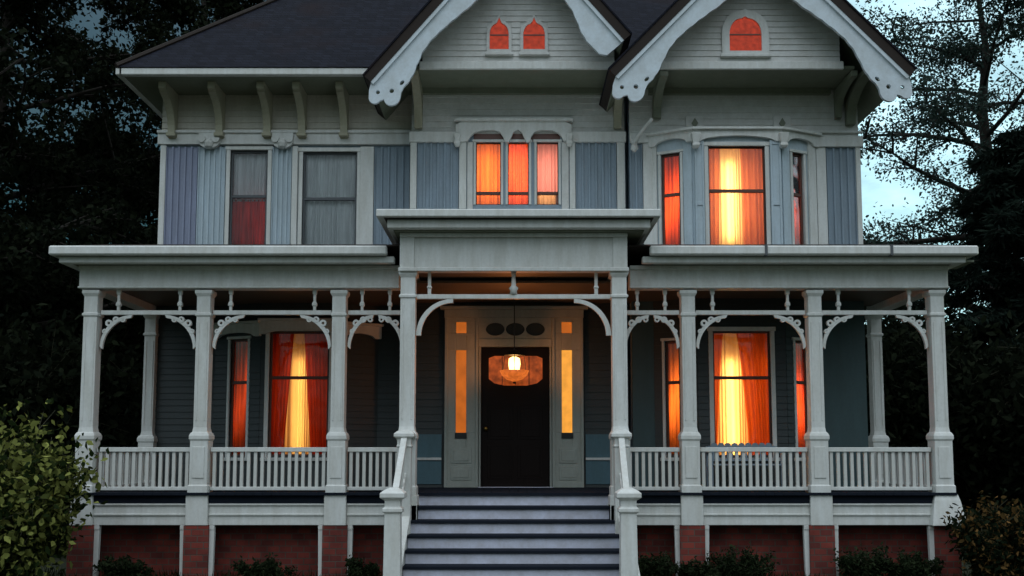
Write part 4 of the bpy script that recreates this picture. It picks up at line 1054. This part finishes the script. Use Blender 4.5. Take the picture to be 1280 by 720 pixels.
# dark undergrowth beside and behind the house
for i, (x, y, rx, h, lab) in enumerate(((-8.9, 4.2, 1.5, 4.6, 'dark tall shrub against the left end of the porch'), (-11.2, 2.8, 1.7, 4.8, 'dark tall shrub between the left tree and the yellow green bush'), (-13.5, 6.0, 1.9, 5.2, 'dark tall shrub at the far left under the trees'),
        (-10.4, 10.0, 2.0, 8.3, 'tallest dark shrub behind the left end of the porch'), (-13.6, 12.0, 2.4, 9.0, 'tallest dark shrub at the far left between the tree trunks'), (9.6, 9.5, 1.6, 6.0, 'tallest dark shrub showing between the right wall and the rear porch post'), (11.5, 12.5, 2.0, 6.6, 'rearmost dark shrub under the conifer to the right of the house'),
        (9.0, 5.6, 1.5, 4.7, 'dark tall shrub seen through the right end of the porch'), (10.7, 3.6, 1.6, 4.8, 'dark tall shrub right of the porch under the conifer'), (12.9, 5.0, 1.8, 5.2, 'dark tall shrub at the far right under the tall conifer'))):
    shrub('tall_shrub', (x, y, 0), rx, rx, h, lab, M['leaf_dark'], 40 + i, 26000, .19, 'shrub', 'dark shrubs beside the house', 60)
shrub('leafy_bush', (-6.95, -1.9, 0), 1.15, .8, 2.45, 'yellow green leafy bush at the bottom left corner in front of the porch', M['leaf_bush'], 71, 11000, .105, stems=44, aspect=.62)
shrub('leafy_bush', (-8.4, -1.2, 0), 1.0, .8, 2.3, 'greener bush cut by the left edge of the photo behind the yellow green one', M['leaf_bush'], 72, 7000, .12, stems=36, aspect=.6)
shrub('flowering_bush', (7.1, -.9, 0), .8, .6, 1.25, 'dark bush with rusty leaf tips at the bottom right beside the porch corner', M['leaf_tip'], 73, 9000, .09, stems=36)
shrub('low_shrub', (8.5, -.3, 0), .9, .8, 1.25, 'dark low bush cut by the right edge of the photo', M['leaf_weed'], 74, 8000, .09, stems=30)
DROP = (1, 3, 8, 9)
for i, (a, w, h, y) in enumerate(((150, .5, .42, -.35), (205, .35, .28, -.3), (330, .55, .38, -.3), (390, .4, .30, -.35), (448, .3, .36, -.4), (820, .35, .45, -.4), (880, .45, .38, -.35), (925, .5, .52, -.4), (985, .45, .50, -.35), (1035, .35, .34, -.4), (1085, .5, .56, -.4), (1140, .45, .50, -.35))):
    if i in DROP: continue
    lab = ['broad weed clump in front of the leftmost porch opening', 'small weed clump by the second skirt post from the left', 'weed clump below the wide left porch bay', 'small weed clump right of the middle of the left porch', 'weed clump just left of the stairs', 'weed clump just right of the stairs',
           'weed clump at the first brick pier right of the stairs', 'tall weed clump below the brightly lit right window', 'weed clump before the red brick right of the lit window', 'small weed clump at the second pier from the right', 'tallest weed clump below the rightmost porch bay', 'weed clump next to the right corner pier'][i]
    shrub('weed_clump', (XP(a, 690, y), y, 0), w, .3, h, lab, M['leaf_weed'], 90 + i, 2600, .06, 'plant', 'weed clumps along the porch foundation', 16)

# ------------------------------------------------------------------ ground
def groundmat():
    m, nt, b, out = newmat('lawn_soil'); L = nt.links.new
    tc = nd(nt, 'ShaderNodeTexCoord'); n = nd(nt, 'ShaderNodeTexNoise', Scale=1.3, Detail=9.0); L(tc.outputs['Object'], n.inputs['Vector'])
    r = nd(nt, 'ShaderNodeValToRGB'); r.color_ramp.elements[0].position = .35; r.color_ramp.elements[0].color = (.018, .026, .012, 1); r.color_ramp.elements[1].position = .7; r.color_ramp.elements[1].color = (.045, .050, .022, 1)
    L(n.outputs[0], r.inputs[0]); L(r.outputs[0], b.inputs['Base Color']); b.inputs['Roughness'].default_value = 1
    bp = nd(nt, 'ShaderNodeBump', Strength=.8, Distance=.05); n2 = nd(nt, 'ShaderNodeTexNoise', Scale=30.0, Detail=5.0); L(tc.outputs['Object'], n2.inputs['Vector']); L(n2.outputs[0], bp.inputs['Height']); L(bp.outputs[0], b.inputs['Normal'])
    return m
me = bpy.data.meshes.new('ground'); N_ = 60; vs = []; fs = []
ax = [math.copysign(abs(t) ** 2.2 * 600, t) for t in np.linspace(-1, 1, N_ + 1)]
for i in range(N_ + 1):
    for j in range(N_ + 1):
        x, y = ax[i], ax[j]; k = min(1, max(0, (math.hypot(x, y - 4) - 22) / 40)); vs.append((x, y, k * .6 * math.sin(x * .07) * math.cos(y * .05)))
for i in range(N_):
    for j in range(N_): a = i * (N_ + 1) + j; fs.append((a, a + N_ + 1, a + N_ + 2, a + 1))
me.from_pydata(vs, [], fs); me.materials.append(groundmat()); g = bpy.data.objects.new('ground', me); COL.objects.link(g); g['kind'] = 'structure'
slab_ = MB(); slab_.box(FY(0), -1.3, 1.3, .002, .05, 2.7, 15); wk = slab_.build('path', paint('path_concrete', (.22, .21, .20), .9, .4, False), None, bevel=.01); wk['kind'] = 'structure'
gx = NP.uniform(-11, 11, 26000); gy = NP.uniform(-5.5, .6, 26000); keep = ~((abs(gx) < 1.7) & (gy < .3)); c = np.stack([gx[keep], gy[keep], np.zeros(keep.sum())], 1)
dd = np.tile([0, 0, 1.0], (len(c), 1)); gr = leaves_mesh('grass', c, .14, M['leaf_weed'], None, .09, dd, .35); tag(gr, 'dark rough grass in front of the porch', 'grass', kind='stuff')

# ------------------------------------------------------------------ light
w = bpy.data.worlds.new('World'); S.world = w; w.use_nodes = True; nt = w.node_tree; L = nt.links.new
OVC = (16.6, 18.3, 19.6); bg = nt.nodes['Background']; SUN_EL, SUN_AZ = R(6), R(62)
sky = nd(nt, 'ShaderNodeTexSky', sky_type='NISHITA'); sky.sun_disc = False; sky.sun_elevation = SUN_EL; sky.sun_rotation = SUN_AZ; sky.air_density = 1.3; sky.dust_density = 2.0; sky.ozone_density = 2.5
tc = nd(nt, 'ShaderNodeTexCoord'); mp = nd(nt, 'ShaderNodeMapping'); mp.inputs['Scale'].default_value = (1, 1, 2.4); L(tc.outputs['Generated'], mp.inputs[0])
n = nd(nt, 'ShaderNodeTexNoise', Scale=3.2, Detail=8.0, Roughness=.6); L(mp.outputs[0], n.inputs['Vector'])
cr = nd(nt, 'ShaderNodeValToRGB'); cr.color_ramp.elements[0].position = .42; cr.color_ramp.elements[1].position = .66; L(n.outputs[0], cr.inputs[0])
mul = nd(nt, 'ShaderNodeMix', data_type='RGBA', blend_type='MULTIPLY'); mul.inputs[0].default_value = 1; mul.inputs[7].default_value = (.12, .50, .58, 1); L(sky.outputs[0], mul.inputs[6])
def mth(op, a, b=None, c=None):
    m = nd(nt, 'ShaderNodeMath', operation=op)
    for i, x in enumerate((a, b, c)):
        if x is None: continue
        if isinstance(x, (int, float)): m.inputs[i].default_value = x
        else: L(x, m.inputs[i])
    return m.outputs[0]
def vscale(col, f):
    m = nd(nt, 'ShaderNodeVectorMath', operation='SCALE'); m.inputs[0].default_value = col; L(f, m.inputs['Scale']); return m.outputs[0]
def vadd(a, b):
    m = nd(nt, 'ShaderNodeVectorMath', operation='ADD'); L(a, m.inputs[0]); L(b, m.inputs[1]); return m.outputs[0]
sep = nd(nt, 'ShaderNodeSeparateXYZ'); L(tc.outputs['Generated'], sep.inputs[0])
zc = mth('MAXIMUM', sep.outputs[2], 0.0)
# overcast layer: brighter towards the zenith, broken by noise
ov = mth('MULTIPLY', mth('MULTIPLY_ADD', mth('POWER', zc, 1.3), 1.2, .0), mth('MULTIPLY_ADD', cr.outputs[0], .5, .75))
ov = mth('MULTIPLY', ov, mth('MAXIMUM', mth('MULTIPLY_ADD', sep.outputs[1], -.75, .72), .12))
lay = vscale((OVC[0], OVC[1], OVC[2]), ov)
# pale break in the cloud low over the trees, to the right behind the house
dp = nd(nt, 'ShaderNodeVectorMath', operation='DOT_PRODUCT'); L(tc.outputs['Generated'], dp.inputs[0]); dp.inputs[1].default_value = ray(1130, 235).normalized()
pm = nd(nt, 'ShaderNodeMapRange'); pm.interpolation_type = 'SMOOTHSTEP'; pm.inputs[1].default_value = .960; pm.inputs[2].default_value = .999; L(dp.outputs['Value'], pm.inputs[0])
brk = vscale((8.5, 12.5, 13.8), mth('MULTIPLY', pm.outputs[0], mth('MULTIPLY_ADD', cr.outputs[0], .6, .5)))
L(vadd(vadd(mul.outputs[2], lay), brk), bg.inputs[0])
bg.inputs[1].default_value = .10
sd = bpy.data.lights.new('sun', 'SUN'); sd.energy = .3; sd.angle = R(12); sd.color = (1, .9, .8)
so = bpy.data.objects.new('sun', sd); COL.objects.link(so)
# direction towards the sun, same azimuth as the sky's
az = SUN_AZ; v = Vector((math.sin(az) * math.cos(SUN_EL), math.cos(az) * math.cos(SUN_EL), math.sin(SUN_EL)))
so.rotation_euler = v.to_track_quat('Z', 'Y').to_euler()

vs_ = S.view_settings; vs_.view_transform = 'Standard'; vs_.look = 'None'; vs_.gamma = 1; vs_.exposure = 0; vs_.use_curve_mapping = False
